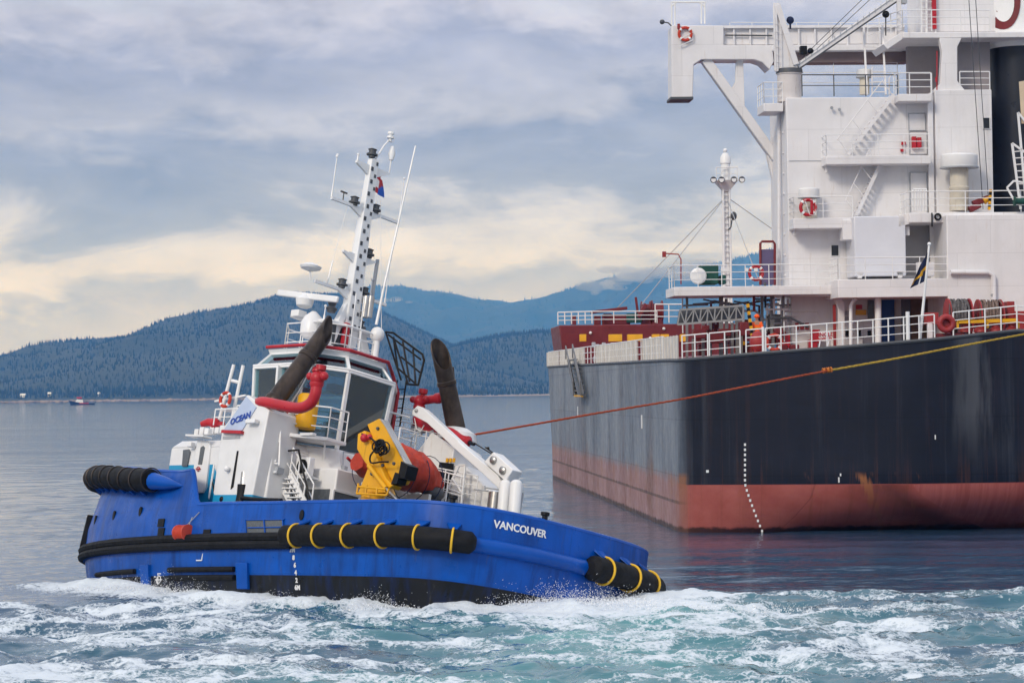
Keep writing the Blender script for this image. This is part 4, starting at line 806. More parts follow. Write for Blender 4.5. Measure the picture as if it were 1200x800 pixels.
    c = mixc(nt, math_node(nt, 'MULTIPLY', math_node(nt, 'MULTIPLY', math_node(nt, 'MULTIPLY', cv, 12, clamp=True), below), .65), c, mixc(nt, ramp(nt, vs2, [(.4, 0.), (.6, 1.)]), (.42, .13, .12), (.30, .075, .07)))
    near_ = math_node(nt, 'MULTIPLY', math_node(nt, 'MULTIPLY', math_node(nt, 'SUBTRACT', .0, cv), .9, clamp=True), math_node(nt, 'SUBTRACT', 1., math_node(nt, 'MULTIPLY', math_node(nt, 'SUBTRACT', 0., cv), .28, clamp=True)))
    c = mixc(nt, math_node(nt, 'MULTIPLY', math_node(nt, 'MULTIPLY', near_, below), math_node(nt, 'MULTIPLY', aft_, .92)), c, (.045, .02, .018))  # shaded edge of the tuck painted as a dark band
    # two rust patches where the paint has broken at the boot line
    for cx, wd, st_ in ((7.9, .36, .9), (8.5, .12, .8), (9.5, .20, .7), (.25, .35, .8), (5.6, .15, .5), (10.4, .10, .6)):
        dx_ = math_node(nt, 'ABSOLUTE', math_node(nt, 'SUBTRACT', math_node(nt, 'ADD', x_, math_node(nt, 'MULTIPLY', math_node(nt, 'SUBTRACT', z_, 2.6), .55 if cx > 3 else 0.)), cx))
        k = math_node(nt, 'MULTIPLY', math_node(nt, 'SUBTRACT', wd, math_node(nt, 'ADD', dx_, math_node(nt, 'MULTIPLY', math_node(nt, 'SUBTRACT', vs2, .42), 1.6))), 5, clamp=True)
        zz_ = ramp(nt, math_node(nt, 'MULTIPLY', z_, .2), [(.0, .25), (.3, .55), (.5, 1.), (.56, .0)])
        c = mixc(nt, math_node(nt, 'MULTIPLY', math_node(nt, 'MULTIPLY', k, zz_), st_), c, (.30, .12, .05))
    nt.links.new(c, b.inputs['Base Color'])
    nt.links.new(ramp(nt, fine, [(.3, .36), (.7, .58)]), b.inputs['Roughness']); b.inputs['Specular IOR Level'].default_value = .22
    bn = nt.nodes.new('ShaderNodeBump'); bn.inputs['Distance'].default_value = .05; bn.inputs['Strength'].default_value = .8
    nt.links.new(noise(nt, vscale(nt, v, (.5, .5, .35)), 1, 3, .5), bn.inputs['Height']); nt.links.new(bn.outputs[0], b.inputs['Normal'])
    return mt
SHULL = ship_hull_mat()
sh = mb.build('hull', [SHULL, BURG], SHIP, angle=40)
q = MB(); q.path([Vector((x, y, z+.0)) for x, y, z in full], .09, 6, closed=True); q.build('sheer_strake', DGREY, sh)
def perim(px):     # deck-edge point whose picture column is px (near side of the stern)
    best = None
    for (a, b) in zip(stern+[(SB-x, y, z) for x, y, z in reversed(stern[:-1])], (stern+[(SB-x, y, z) for x, y, z in reversed(stern[:-1])])[1:]):
        pa, pb_ = proj(MS, a)[0], proj(MS, b)[0]
        if (pa-px)*(pb_-px) <= 0 and pa != pb_: return Vector(a).lerp(Vector(b), (px-pa)/(pb_-pa))
# white bulwark plates along the port side, and pipe railings round the stern
def sidep(px, z_, x=0.02): return pick(MS, px, 400, 0, x).y
def plate(px0, px1):
    y0, y1 = sidep(px0, 8), sidep(px1, 8); q = MB(); zb = lambda y: 8.02+.48*(y-6)/75
    k = max(2, int((y0-y1)/1.1)); q.prism([(.05, y0, zb(y0)+.04), (.05, y1, zb(y1)+.04), (.05, y1, zb(y1)+1.12), (.05, y0, zb(y0)+1.12)], (.05, 0, 0))
    for i in range(k+1): yy = y0+(y1-y0)*i/k; q.box((.0, yy-.05, zb(yy)+.05), (.05, yy+.05, zb(yy)+1.13))
    return q.build('bulwark_plate', paint('bulwark_white', (.62, .59, .55), .6, rust=.8, rustc=(.40, .30, .2), var=.12, scale=1.5), SHIP)
for a, b in ((640.6, 654), (656, 672), (674, 684), (698, 746), (753, 793)): plate(a, b)
q = MB(); rail(q, (.06, 81, 8.5), (.06, 6, 8.02), 1.15, 3, 2.4, .03); q.build('side_railing', SHELL, SHIP)
RP = [(0.1, 6, 8.02)]+[(x+.05, y+.1, z) for x, y, z in stern]
def rsec(px0, px1, name='stern_railing', r=.026):
    q = MB(); k = max(1, round((px1-px0)/18)); P = [perim(px0+(px1-px0)*i/k)+Vector((0, .12, 0)) for i in range(k+1)]
    for h in (.38, .76, 1.12): q.path([p+Vector((0, 0, h)) for p in P], r*(1.2 if h > 1 else .8), 6)
    for p in P: q.tube(p, p+Vector((0, 0, 1.12)), r*1.3, n=6)
    return q.build(name, SHELL, SHIP)
for a, b in ((800, 830), (832, 868), (875, 896), (898, 1096), (1118, 1230)): rsec(a, b)
q = MB(); p = perim(1065)+Vector((0, .15, 0)); q.tube(p, p+Vector((0, 0, 1.35)), .09, n=8); p = perim(895)+Vector((0, .1, 0)); q.tube(p, p+Vector((0, 0, 1.2)), .06); q.build('rail_post', SHELL, SHIP)
# mooring deck gear right of the rail
def sbox(px0, py0, px1, py1, y, dep, name, mat, bevel=.02, parent=SHIP):
    a, b = sp(px0, py1, y), sp(px1, py0, y); q = MB(); q.box((a.x, y, a.z), (b.x, y+dep, b.z)); return q.build(name, mat, parent, bevel=bevel)
def spoly(P, y, dep, name, mat, bevel=.02, parent=SHIP):
    q = MB(); q.prism([sp(px, py, y) for px, py in P], (0, dep, 0)); return q.build(name, mat, parent, bevel=bevel)
sbox(1098, 388, 1300, 398, -3.2, .5, 'fairlead_bed', BURG)
q = MB(); c = sp(1109, 379, -3.35); q.ring(c, .30, .14, axis=(0, 1, 0), n=22, k=10); q.lathe(c+Vector((0, .12, 0)), c+Vector((0, .2, 0)), [(0, .3), (1, .3)], 20); q.build('fairlead', BRED, SHIP)
for px in (1131, 1149, 1167, 1186, 1206):
    q = MB(); c = sp(px, 389, -3.0); q.lathe(c, c+Vector((0, 0, .46)), [(0, .34), (.3, .3), (.45, .2), (.75, .2), (.8, .3), (1, .28)], 16); q.build('roller_fairlead', BRED, SHIP)
q = MB(); a, b = sp(1122, 377, -3.3), sp(1193, 375, -3.3); q.bar(a, b, .1, .16)
for px in (1122, 1157, 1193): c = sp(px, 377, -3.3); q.bar(c, c-Vector((0, 0, .28)), .1, .1)
q.build('yellow_guard_rail', YELLOW, SHIP)
def winch(px, w_px, py0, y, rope, lab):
    a = sp(px, py0, y); b = sp(px+w_px, py0, y-.2); e = empty('mooring_winch', MS, lab, 'winch', 'mooring winches at the stern'); 
    m = MB(); m.box((a.x, y-.6, 8.4), (b.x, y+.6, a.z-.75)); m.build('base', BRED, e, bevel=.03)
    for c in (a, b): m = MB(); m.lathe(c-Vector((.03, 0, 0)), c+Vector((.03, 0, 0)), [(0, .90), (1, .90)], 26); m.lathe(c-Vector((.09, 0, 0)), c+Vector((.09, 0, 0)), [(0, .25), (1, .25)], 12); m.build('flange', BRED, e)
    m = MB(); K = 11; prof = []
    for k in range(K*2+1): prof.append((k/(K*2), .80+(.05 if k % 2 else 0)+.04*math.sin(k*1.3)))
    m.lathe(a+Vector((.07, 0, 0)), b-Vector((.07, 0, 0)), prof, 22); dr = m.build('rope_drum', rope, e)
    m = MB()
    for k in range(9): t = random.random(); c = a.lerp(b, .1+.75*t); m.ring(c, .86, .035, axis=(1, random.uniform(-.25, .25), random.uniform(-.12, .12)), n=24, k=5)
    m.build('rope_turns', rope, dr); return e
winch(1110.5, 25, 372, 1.0, ROPE_G, 'dark grey rope wound on a red mooring winch, left of the pair at the stern')
winch(1146, 26, 373, 1.0, ROPE_B, 'brown rope wound on a red mooring winch, right of the pair at the stern')
sbox(1181, 353, 1189, 392, .8, .8, 'winch_motor', BRED); sbox(1190, 364, 1230, 392, .6, .8, 'winch_gearbox', BRED); sbox(1086, 366, 1100, 380, .0, .6, 'cable_box', BRED); sbox(1088, 379, 1093, 397, -.2, .3, 'stand', SWHITE)
# ------------------------------------------------------------------ superstructure: storeys
YA = 12.0
def block(px0, py0, px1, py1, y0, y1, name, mat=SWHITE, zb=None, bevel=.04, parent=SHIP):
    a, b = sp(px0, py1, y0), sp(px1, py0, y0); q = MB(); q.box((a.x, y0, a.z if zb is None else zb), (b.x, y1, b.z)); return q.build(name, mat, parent, bevel=bevel)
main = block(925, 113, 1160, 345, YA, YA+5.3, 'deckhouse')
low = block(928, 336, 1066, 420, YA+.6, YA+5.0, 'lower_deckhouse', zb=8.2)
block(1112, 250, 1270, 420, 8.6, YA+5.2, 'engine_casing', zb=8.3)
block(1098, 105, 1162, 260, YA-.5, YA+4, 'casing_front')
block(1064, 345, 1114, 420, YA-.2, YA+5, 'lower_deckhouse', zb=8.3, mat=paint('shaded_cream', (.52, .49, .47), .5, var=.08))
# left pilaster seen edge on, with pipes
q = MB(); a = sp(925, 345, YA); b = sp(925, 113, YA); 
for px in (913, 922): q.tube((sp(px, 345, YA+1.6).x, YA+1.6, a.z), (sp(px, 130, YA+1.6).x, YA+1.6, sp(px, 130, YA+1.6).z), .09, n=8)
for k in range(9): z_ = a.z+1+k*1.05; q.box((a.x-.06, YA+1, z_), (a.x+.02, YA+1.3, z_+.08))
q.build('downpipe', SWHITE, main)
# horizontal weld seams and small marks on the aft wall
q = MB()
for py, p0, p1 in ((188.5, 925, 968), (199, 1100, 1158), (238, 925, 930)): q.bar(sp(p0, py, YA-.01), sp(p1, py, YA-.01), .03, .03)
q.build('seam', GREYW, main)
# balconies / decks
def deck(px0, px1, py0, py1, y0, y1, name='deck_edge', rail_on=True, step_=1.3, gaps=()):
    a, b = sp(px0, py1, y0), sp(px1, py0, y0); q = MB(); q.box((a.x, y0, a.z), (b.x, y1, b.z)); d = q.build(name, SWHITE, SHIP, bevel=.03)
    if rail_on:
        q = MB(); rail(q, (a.x+.03, y0+.05, b.z), (b.x-.03, y0+.05, b.z), 1.08, 3, step_, .024)
        rail(q, (a.x+.03, y0+.05, b.z), (a.x+.03, min(y1, y0+2.2), b.z), 1.08, 3, step_, .024); q.build('railing', SHELL, d)
    return d
deck(968, 1091, 182, 193, YA-1.3, YA, 'balcony'); deck(1053, 1092, 110, 119, YA-1.2, YA, 'balcony')
deck(930, 1000, 255, 268, YA-1.4, YA, 'balcony'); deck(1066, 1230, 248, 261, YA-2.6, YA+.6, 'balcony')
spoly(((1053, 252), (1068, 249), (1068, 262), (1053, 266)), YA-2.3, 1.6, 'balcony_step', SWHITE)
deck(790, 985, 334, 347, YA-1.5, YA+2.0, 'boat_deck', step_=1.2); deck(982, 1111, 326, 349, 8.6, YA, 'boat_deck')
for P in (((930, 268), (938, 268), (932, 276), (930, 276)), ((968, 193), (974, 193), (969, 203), (967, 203))): spoly(P, YA-.5, .1, 'bracket', SWHITE)
sbox(1002, 253, 1061, 324, YA-2.3, 2.2, 'ventilation_trunk', paint('trunk_white', (.66, .67, .72), .4, var=.04), bevel=.05)
sbox(988, 258, 1001, 281, YA-1.6, 1.0, 'cable_box', SWHITE); sbox(1061, 265, 1066, 276, YA-2., 1., 'cable_box', SWHITE)
for px in (1008, 1055): spoly(((px-5, 318), (px+5, 318), (px+2, 326), (px-2, 326)), YA-2.3, .4, 'trunk_foot', SWHITE)
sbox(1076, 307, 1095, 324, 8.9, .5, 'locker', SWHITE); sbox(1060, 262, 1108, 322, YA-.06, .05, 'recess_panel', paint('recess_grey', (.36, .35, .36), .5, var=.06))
# doors, windows and gear on the aft wall
def win(px0, py0, px1, py1, y, mat=WINDOW):
    d = sbox(px0, py0, px1, py1, y, .06, 'window', mat, bevel=.01); q = MB(); a, b = sp(px0, py1, y-.01), sp(px1, py0, y-.01)
    q.path([(a.x, y-.01, a.z), (b.x, y-.01, a.z), (b.x, y-.01, b.z), (a.x, y-.01, b.z)], .03, 5, closed=True); q.build('frame', SHELL, d)
win(974, 287, 983, 300, YA-.02); win(1152, 138, 1160, 151, YA-.54)
for (p0, q0, p1, q1, y) in ((1065, 133, 1084, 153, YA), (1067, 202, 1086, 252, YA), (1066, 154, 1086, 181, YA)):
    d = sbox(p0, q0, p1, q1, y-.05, .06, 'door', SWHITE, bevel=.02); q = MB(); a, b = sp(p0, q1, y-.07), sp(p1, q0, y-.07); q.path([(a.x, y-.07, a.z), (b.x, y-.07, a.z), (b.x, y-.07, b.z), (a.x, y-.07, b.z)], .035, 5, closed=True); q.build('frame', GREYW, d)
for p0, q0, p1, q1 in ((1069, 160, 1074, 174), (1075, 161, 1080, 173)): sbox(p0, q0, p1, q1, YA-.3, .2, 'fire_cabinet', RED)
for px, py in ((1058, 176), (1059, 168)): sbox(px-2.5, py-2, px+2.5, py+2, YA-.15, .1, 'hydrant', RED)
sbox(1091, 110, 1093, 345, YA-.55, .15, 'conduit', SWHITE)
for px, py in ((974, 126), (1041, 184), (1162, 345), (983, 128)):
    q = MB(); c = sp(px, py, YA-.1 if px < 1100 else 8.5); q.lathe(c, c-Vector((0, .2, .05)), [(0, .04), (.4, .04), (.5, .08), (1, .08)], 10); q.build('wall_lamp', GREYW, SHIP)
q = MB(); 
for k in range(6): q.tube(sp(1070+k*3.1, 222, YA-2.5), sp(1070+k*3.1, 247, YA-2.5), .05, n=6)
q.tube(sp(1070, 222, YA-2.5), sp(1086, 222, YA-2.5), .05); q.build('rack', SHELL, SHIP)
q = MB(); q.path([sp(1090, 270, YA-.3), sp(1100, 272, YA-.3), sp(1104, 276, YA-.3), sp(1105, 305, YA-.3)], .10, 8); q.path([sp(1114, 319, 8.4), sp(1158, 319, 8.4), sp(1164, 323, 8.4), sp(1165, 360, 8.4)], .13, 10); q.build('pipe', SWHITE, SHIP)
q = MB(); c = sp(1099, 254, YA-2.7); q.ring(c, .14, .05, axis=(0, 1, 0)); q.bar(c-Vector((.3, 0, .5)), c-Vector((.3, 0, -.2)), .06); q.build('stern_lamp', BLACK, SHIP)
# inclined ladders on the aft wall
for top, bot, y in (((1046, 112), (992, 182), YA-.35), ((1030, 193), (1002, 253), YA-.35)):
    q = MB(); a, b = sp(*top, y), sp(*bot, y); stairs(q, a, b, (0, 1, 0), .7, 11, False)
    u = Vector((-.55, 0, .75)); 
    for sg in (-.35,): q.tube(a+u+Vector((0, sg, 0)), b+u+Vector((0, sg, 0)), .028, n=6)
    for k in (0.02, .33, .66, .98): p = a.lerp(b, k)+Vector((0, -.35, 0)); q.tube(p, p+u, .026, n=6)
    q.build('ladder', SWHITE, SHIP)
# mushroom ventilators
def mushroom(px, py_top, py_mid, py_bot, wt, ws, y, name='ventilator'):
    c0, c1, c2 = sp(px, py_bot, y), sp(px, py_mid, y), sp(px, py_top, y); q = MB(); q.lathe(c0, c1, [(0, ws), (.48, ws), (.5, ws*1.06), (.54, ws*1.06), (.56, ws*.97), (1, ws*.97)], 22); v = q.build(name, paint('cream_paint', (.60, .55, .46), .5, rust=.5), SHIP)
    q = MB(); q.lathe(c1, c2, [(0, wt*.98), (.04, wt), (.9, wt), (1, wt*.93)], 28); q.build('cap', SHELL, v); q = MB(); q.lathe(c1-Vector((0, 0, .06)), c1, [(0, wt*1.06), (1, wt*1.06)], 28); q.build('rim', GREYW, v)
mushroom(1124, 181, 196, 247, .93, .48, YA-1.6); mushroom(948, 221, 231, 256, .53, .40, YA-.7); mushroom(1013, 82, 90, 111, .42, .26, YA+2.5)
def rafts(px, py, y):
    q = MB(); c = sp(px, py, y); q.ring(c-Vector((.25, 0, 0)), .32, .1, axis=(0, 1, 0)); 
    return q
e = lifebuoy(MS @ Matrix.Translation(sp(947, 243, YA-1.5)), .38, 'lifebuoy on the left ventilator balcony of the ship', RED); q = MB(); q.path([sp(*p, YA-1.56) for p in ((943, 234), (956, 234), (956, 252), (949, 252))], .03, 5, closed=True); q.build('frame', SHELL, SHIP)
sbox(950, 236, 953, 250, YA-1.6, .1, 'fire_cabinet', RED, 0.)
# storey above: engine-casing top with openings, upper bridge deck
block(1058, 37, 1270, 45, YA-.2, YA+5, 'upper_deck'); q = MB(); a, b = sp(1058, 37, YA-.15), sp(1160, 37, YA-.15); rail(q, a, b, 1.1, 3, 1.3, .026); rail(q, a, a+Vector((-1.0, 4, 0)), 1.1, 3, 1.3, .026); q.build('railing', SHELL, SHIP)
block(1080, -12, 1270, 38, YA+1.6, YA+5, 'bridge_house'); spoly(((1035, 52), (1058, 37), (1058, 46), (1040, 58)), YA, 3, 'deck_wing', SWHITE)
for P in (((1101, 45), (1127, 45), (1122, 55), (1122, 95), (1131, 106), (1090, 110), (1102, 98), (1104, 60)),): spoly(P, YA-.3, .5, 'pillar', SWHITE, bevel=.03)
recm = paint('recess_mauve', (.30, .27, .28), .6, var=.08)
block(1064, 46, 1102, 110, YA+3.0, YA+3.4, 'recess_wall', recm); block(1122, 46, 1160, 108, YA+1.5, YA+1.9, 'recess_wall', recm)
q = MB(); rail(q, sp(1066, 110, YA-.4), sp(1092, 110, YA-.4), 1.05, 3, .9, .03); q.build('railing', SHELL, SHIP); q = MB(); rail(q, sp(1125, 107, YA-.2), sp(1160, 107, YA-.2), 1.0, 3, 1.2, .03); q.build('railing', SHELL, SHIP)
q = MB(); q.tube(sp(1098, 60, YA-.3), sp(1098, 110, YA-.3), .03); q.box(sp(1097, 94, YA-.35)-Vector((.04, .05, .1)), sp(1097, 94, YA-.35)+Vector((.04, .05, .15))); q.build('call_point', RED, SHIP)
q = MB(); ladder(q, sp(1091, 40, YA+1.4), sp(1091, -20, YA+1.4), (1, 0, 0), .5, .3, .03); ladder(q, sp(1083, 38, YA+1.3), sp(1083, -20, YA+1.3), (1, 0, 0), .3, .3, .03); q.build('ladder', SHELL, SHIP)
sbox(1093, -5, 1097, 34, YA+1.3, .2, 'fire_line', RED, 0.)
# port bridge-wing girder: hooked end box, web girder running inboard, raking brace
YW = YA+4.2
wing = MB(); P = [(787, 30), (848, 30), (848, 53), (905, 53), (907, 72), (902, 82), (893, 73), (884, 70), (822, 70), (813, 76), (812, 114), (787, 115)]
wing.prism([sp(px, py, YW) for px, py in P], (0, 1.6, 0)); wg = wing.build('bridge_wing', SWHITE, SHIP, bevel=.04)
q = MB(); q.box(tuple(sp(786, 116.5, YW-.1)), tuple(sp(812.5, 113.5, YW-.1)+Vector((0, 1.8, 0)))); q.build('lamp_strip', DGREY, wg)
g0 = block(848, 31, 1060, 53, YW+.35, YW+1.3, 'wing_girder'); q = MB()
for k, px in enumerate(range(860, 1060, 19)): a, b = sp(px, 53, YW+.25), sp(px, 32, YW+.25); q.box((a.x-.04, YW+.18, a.z), (a.x+.04, YW+.35, b.z))
for py in (31.5, ): a, b = sp(848, py, YW+.1), sp(1060, py, YW+.1); q.box((a.x, YW+.1, a.z-.08), (b.x, YW+.35, a.z+.06))
q.build('stiffeners', SWHITE, g0)
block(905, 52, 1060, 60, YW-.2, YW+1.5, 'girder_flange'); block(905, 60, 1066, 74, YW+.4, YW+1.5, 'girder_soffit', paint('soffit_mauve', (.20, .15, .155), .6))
q = MB(); a, b = sp(850, 41.5, YW+.2), sp(905, 42, YW+.2); q.tube(a, b, .04); q.build('cable_run', DGREY, g0)
q = MB(); a, b = sp(790, 30, YW+.2), sp(1050, 30, YW+.2); q.tube(a+Vector((3, 0, .14)), b+Vector((0, 0, .14)), .02, n=5); 
for k in range(8): c = a.lerp(b, .25+.1*k); q.tube(c, c+Vector((0, 0, .15)), .02, n=5)
q.build('wing_handrail', SHELL, SHIP)
br = MB(); br.bar(sp(826, 70, YW+.5), sp(909, 186, YW+.5), .62, .5); br.bar(sp(900, 168, YW+.7), sp(912, 222, YW+.7), .45, .45); br.build('wing_brace', SWHITE, SHIP, bevel=.05)
spoly(((863, 70), (871, 70), (873, 130), (857, 105), (862, 96)), YW+.4, .3, 'gusset', SWHITE)
q = MB(); 
for pa, pb_ in (((787, 30), (787, 3)), ((826, 28), (826, 3)), ((787, 3), (826, 3)), ((787, 8), (792, 3)), ((820, 3), (826, 8)), ((791, 30), (791, 3)), ((822, 28), (822, 3))): q.tube(sp(*pa, YW+.5), sp(*pb_, YW+.5), .05, n=6)
q.build('davit_frame', SHELL, SHIP)
q = MB(); c = sp(776, 26, YW+.3); q.ell(c, (.14, .16, .13)); q.path([c, sp(783, 27, YW+.3), sp(787, 31, YW+.3)], .035, 6); q.build('floodlight', DGREY, SHIP)
lifebuoy(MS @ Matrix.Translation(sp(803, 40, YW-.12)), .33, 'red and white lifebuoy hung on the end of the bridge wing'); q = MB(); q.path([sp(*p, YW-.16) for p in ((797, 54), (797, 46), (812, 38), (812, 47))], .03, 5, closed=True); q.build('buoy_rack', SHELL, wg)
sbox(794, 28, 797, 34, YW-.2, .15, 'smoke_signal', BRED)
# wing-foot housing by the corner: round crane pedestal, jib crane
YC = YA+.9
q = MB(); c0, c1 = sp(925, 120, YC), sp(925, 86, YC); q.lathe(c0, c1, [(0, .62), (.95, .62), (.95, .66), (1, .66)], 24); ped_ = q.build('crane_pedestal', paint('weathered_white', (.62, .58, .57), .5, rust=.9, var=.1), SHIP)
q = MB(); q.lathe(c1, c1+Vector((0, 0, .22)), [(0, .70), (1, .66)], 24); q.build('slew_ring', DGREY, ped_)
q = MB(); q.hexa([sp(907, 83, YC-.3), sp(936, 83, YC-.3), sp(936, 83, YC+.4), sp(907, 83, YC+.4)], [sp(908, 4, YC-.2), sp(913, 4, YC-.2), sp(913, 4, YC+.3), sp(908, 4, YC+.3)]); q.bar(sp(911, 6, YC-.35), sp(933, 76, YC-.35), .14, .3); q.bar(sp(908, 4, YC-.3), sp(910, 84, YC-.3), .16, .2); q.build('crane_tower', SWHITE, ped_, bevel=.02)
q = MB(); q.bar(sp(934, 78, YC), sp(1056, -6, YC), .5, .28); jb = q.build('jib', SWHITE, ped_, bevel=.02); q = MB(); q.bar(sp(936, 81, YC), sp(1058, -3, YC), .46, .10); q.build('jib_flange', DGREY, jb)
q = MB()
for k in range(18): p = sp(934, 78, YC-.27).lerp(sp(1056, -6, YC-.27), (k+.5)/18); q.bar(p, p+Vector((.0, 0, .22)), .03)
p, q2 = sp(936, 76, YC-.28), sp(1056, -9, YC-.28); q.tube(p, q2, .02); q.build('jib_lacing', GREYW, jb)
q = MB(); q.tube(sp(940, 68, YC), sp(1010, 0, YC), .018, n=5); q.tube(sp(944, 70, YC), sp(1030, -10, YC), .018, n=5); q.build('jib_cable', DGREY, jb)
q = MB(); c = sp(926, 24, YC+.2); q.ell(c, .2); q.tube(c, c-Vector((0, 0, .45)), .05); q.build('radome', NAVY, ped_)
q = MB(); c = sp(943, 60, YC-.2); q.box(c-Vector((.25, .2, .2)), c+Vector((.1, .2, .25))); q.ell(c+Vector((.3, 0, 0)), .16); q.build('hoist_motor', BLACK, ped_, bevel=.03)
q = MB(); ladder(q, sp(913, 82, YC-.4), sp(911, 20, YC-.4), (1, 0, 0), .3, .35, .02); q.build('ladder', SWHITE, ped_)
d = deck(895, 918, 121, 131, YC-.5, YC+1.6, 'crane_platform', step_=.6)
# guard rails over the roof edge and far rails seen through
q = MB(); rail(q, sp(940, 113, YA+.2), sp(1052, 113, YA+.2), 1.1, 2, 1.5, .03); q.build('roof_railing', DGREY, SHIP)
q = MB(); rail(q, sp(940, 113, YA+4.8)+Vector((0, 0, .2)), sp(1052, 113, YA+4.8)+Vector((0, 0, .2)), 1.6, 3, 1.8, .025); q.build('roof_railing', SHELL, SHIP)
q = MB()
for px in (1012, 1034): q.bar(sp(px, 30, YA+2), sp(px+4, 111, YA+.6), .10, .10)
q.bar(sp(1014, 55, YA+1.4), sp(1037, 55, YA+1.4), .08)
for k in range(5): q.tube(sp(1022, 84+k*6, YA+.8), sp(1037, 84+k*6, YA+.8), .03, n=5)
q.tube(sp(1022, 78, YA+.8), sp(1022, 111, YA+.8), .04); q.path([sp(1042, 111, YA+.8), sp(1042, 92, YA+.8), sp(1046, 86, YA+.8), sp(1050, 92, YA+.8), sp(1050, 111, YA+.8)], .035, 6); q.build('stair_frame', SWHITE, SHIP)
q = MB(); c = sp(1038, 17, YA); q.ring(c, .14, .05, axis=(0, 1, 0)); q.ell(c, .12); q.tube(c, sp(1038, 42, YA), .03); q.build('floodlight', BLACK, SHIP)
sbox(1052, -6, 1056, 36, YA+.5, .2, 'post', SWHITE, 0.); sbox(1058, -4, 1063, 4, YA+.2, .5, 'lamp_box', GREYW)
# funnel
FY = YA+1.0; fc = sp(1199, 250, FY+2.2); ft = sp(1199, -30, FY+2.2); zw = sp(1199, 54, FY).z
q = MB(); n_ = 40; prof = [(0, 1), (1, 1)]
def ftube(z0, z1, name, mat, grow=0):
    q = MB(); vs = []
    for z_ in (z0, z1):
        for k in range(n_): a = 2*math.pi*k/n_; vs.append((fc.x+(1.95+grow)*math.copysign(abs(math.cos(a))**.75, math.cos(a)), FY+2.2+(2.4+grow)*math.copysign(abs(math.sin(a))**.75, math.sin(a)), z_))
    q.add(vs, [(k, (k+1) % n_, n_+(k+1) % n_, n_+k) for k in range(n_)]+[tuple(range(n_)), tuple(range(n_, 2*n_))]); return q.build(name, mat, SHIP, angle=50)
fun = ftube(fc.z-.5, zw, 'funnel', paint('funnel_black', (.012, .015, .024), .35, var=.2)); top = ftube(zw, ft.z, 'funnel_top', SHELL, .03)
q = MB()
def fpt(px, py, o=.06):
    p = sp(px, py, FY-.1); a = (p.x-fc.x)/1.98; a = max(-.999, min(.999, a)); c_ = math.copysign(abs(a)**(1/.75), a); s_ = -math.sqrt(max(0, 1-c_*c_)); return Vector((p.x-(o if a < -.9 else 0), FY+2.2+(2.43+o)*math.copysign(abs(s_)**.75, s_), p.z))
em = [(1158, 6), (1159, -8), (1180, -20), (1200, -20), (1190, 0), (1175, 14), (1166, 30), (1161, 34), (1158, 26)]
def patchf(cx, cy, rx_, ry_, mat, name, o, parent):
    q = MB(); vs = []; N_ = 28
    for rr_ in (0, .5, 1.):
        for k in range(N_): a = 2*math.pi*k/N_; vs.append(fpt(cx+rx_*rr_*math.cos(a), cy+ry_*rr_*math.sin(a), o))
    q.add(vs, [(i*N_+k, i*N_+(k+1) % N_, (i+1)*N_+(k+1) % N_, (i+1)*N_+k) for i in range(2) for k in range(N_)]); return q.build(name, mat, parent)
emb = patchf(1178, 2, 17, 32, BURG, 'emblem', .05, top); patchf(1178, 4, 10, 21, SHELL, 'emblem_centre', .08, emb)
q = MB(); 
for k in range(2): q.tube(sp(1135+k*8, -5, YA-1), sp(1152+k*7, 245, YA-1), .022, n=5)
q.build('stay_wire', DGREY, SHIP)
# white lattice stair tower at the right edge, hose reel on it
q = MB()
for pa, pb_ in (((1193, 132), (1203, 245)), ((1186, 168), (1196, 245)), ((1193, 132), (1215, 160)), ((1186, 168), (1203, 180))): q.bar(sp(*pa, YA-3), sp(*pb_, YA-3), .12, .1)
for k in range(8): t = k/8; q.tube(sp(1188+8*t, 178+60*t, YA-3), sp(1210, 176+64*t, YA-3), .03, n=5)
for pa, pb_ in (((1188, 252), (1188, 276)), ((1188, 276), (1215, 276)), ((1188, 265), (1215, 265)), ((1180, 220), (1188, 212)), ((1180, 220), (1188, 234)), ((1188, 212), (1200, 214))): q.bar(sp(*pa, YA-3), sp(*pb_, YA-3), .09, .09)
q.build('stair_tower', SHELL, SHIP)
q = MB(); q.tube(sp(1188, 236, YA-3.1), sp(1215, 236, YA-3.1), .16, n=12); q.ring(sp(1189, 236, YA-3.1), .2, .05, axis=(1, 0, 0)); q.build('hose_roll', GREEN, SHIP)
q = MB(); q.hexa([sp(1197, 145, YA-2.9), sp(1215, 145, YA-2.9), sp(1215, 145, YA-2.6), sp(1197, 145, YA-2.6)], [sp(1194, 96, YA-2.9), sp(1215, 92, YA-2.9), sp(1215, 92, YA-2.6), sp(1194, 96, YA-2.6)]); q.build('rusty_post', paint('rusty_cream', (.62, .50, .36), .6, rust=1., rustc=(.5, .2, .04)), SHIP)
q = MB(); q.bar(sp(1140, 239, YA-2), sp(1158, 232, YA-2), .4, .3); q.bar(sp(1136, 246, YA-2), sp(1148, 240, YA-2), .5, .3); dv = q.build('davit_foot', BURG, SHIP, bevel=.04); q = MB(); q.lathe(sp(1153, 236, YA-2.2), sp(1160, 232, YA-2.2), [(0, .18), (1, .1)], 10); q.build('davit_roller', YELLOW, dv)
def stripes(P0, P1, w_, nst, y, name):
    q = MB(); a, b = sp(*P0, y), sp(*P1, y); 
    for k in range(nst): q.bar(a.lerp(b, k/nst), a.lerp(b, (k+1)/nst), w_, .12, mi=k % 2)
    return q.build(name, [YELLOW, BLACK], SHIP)
stripes((1161, 222), (1159, 246), .14, 7, YA-2.4, 'striped_post')
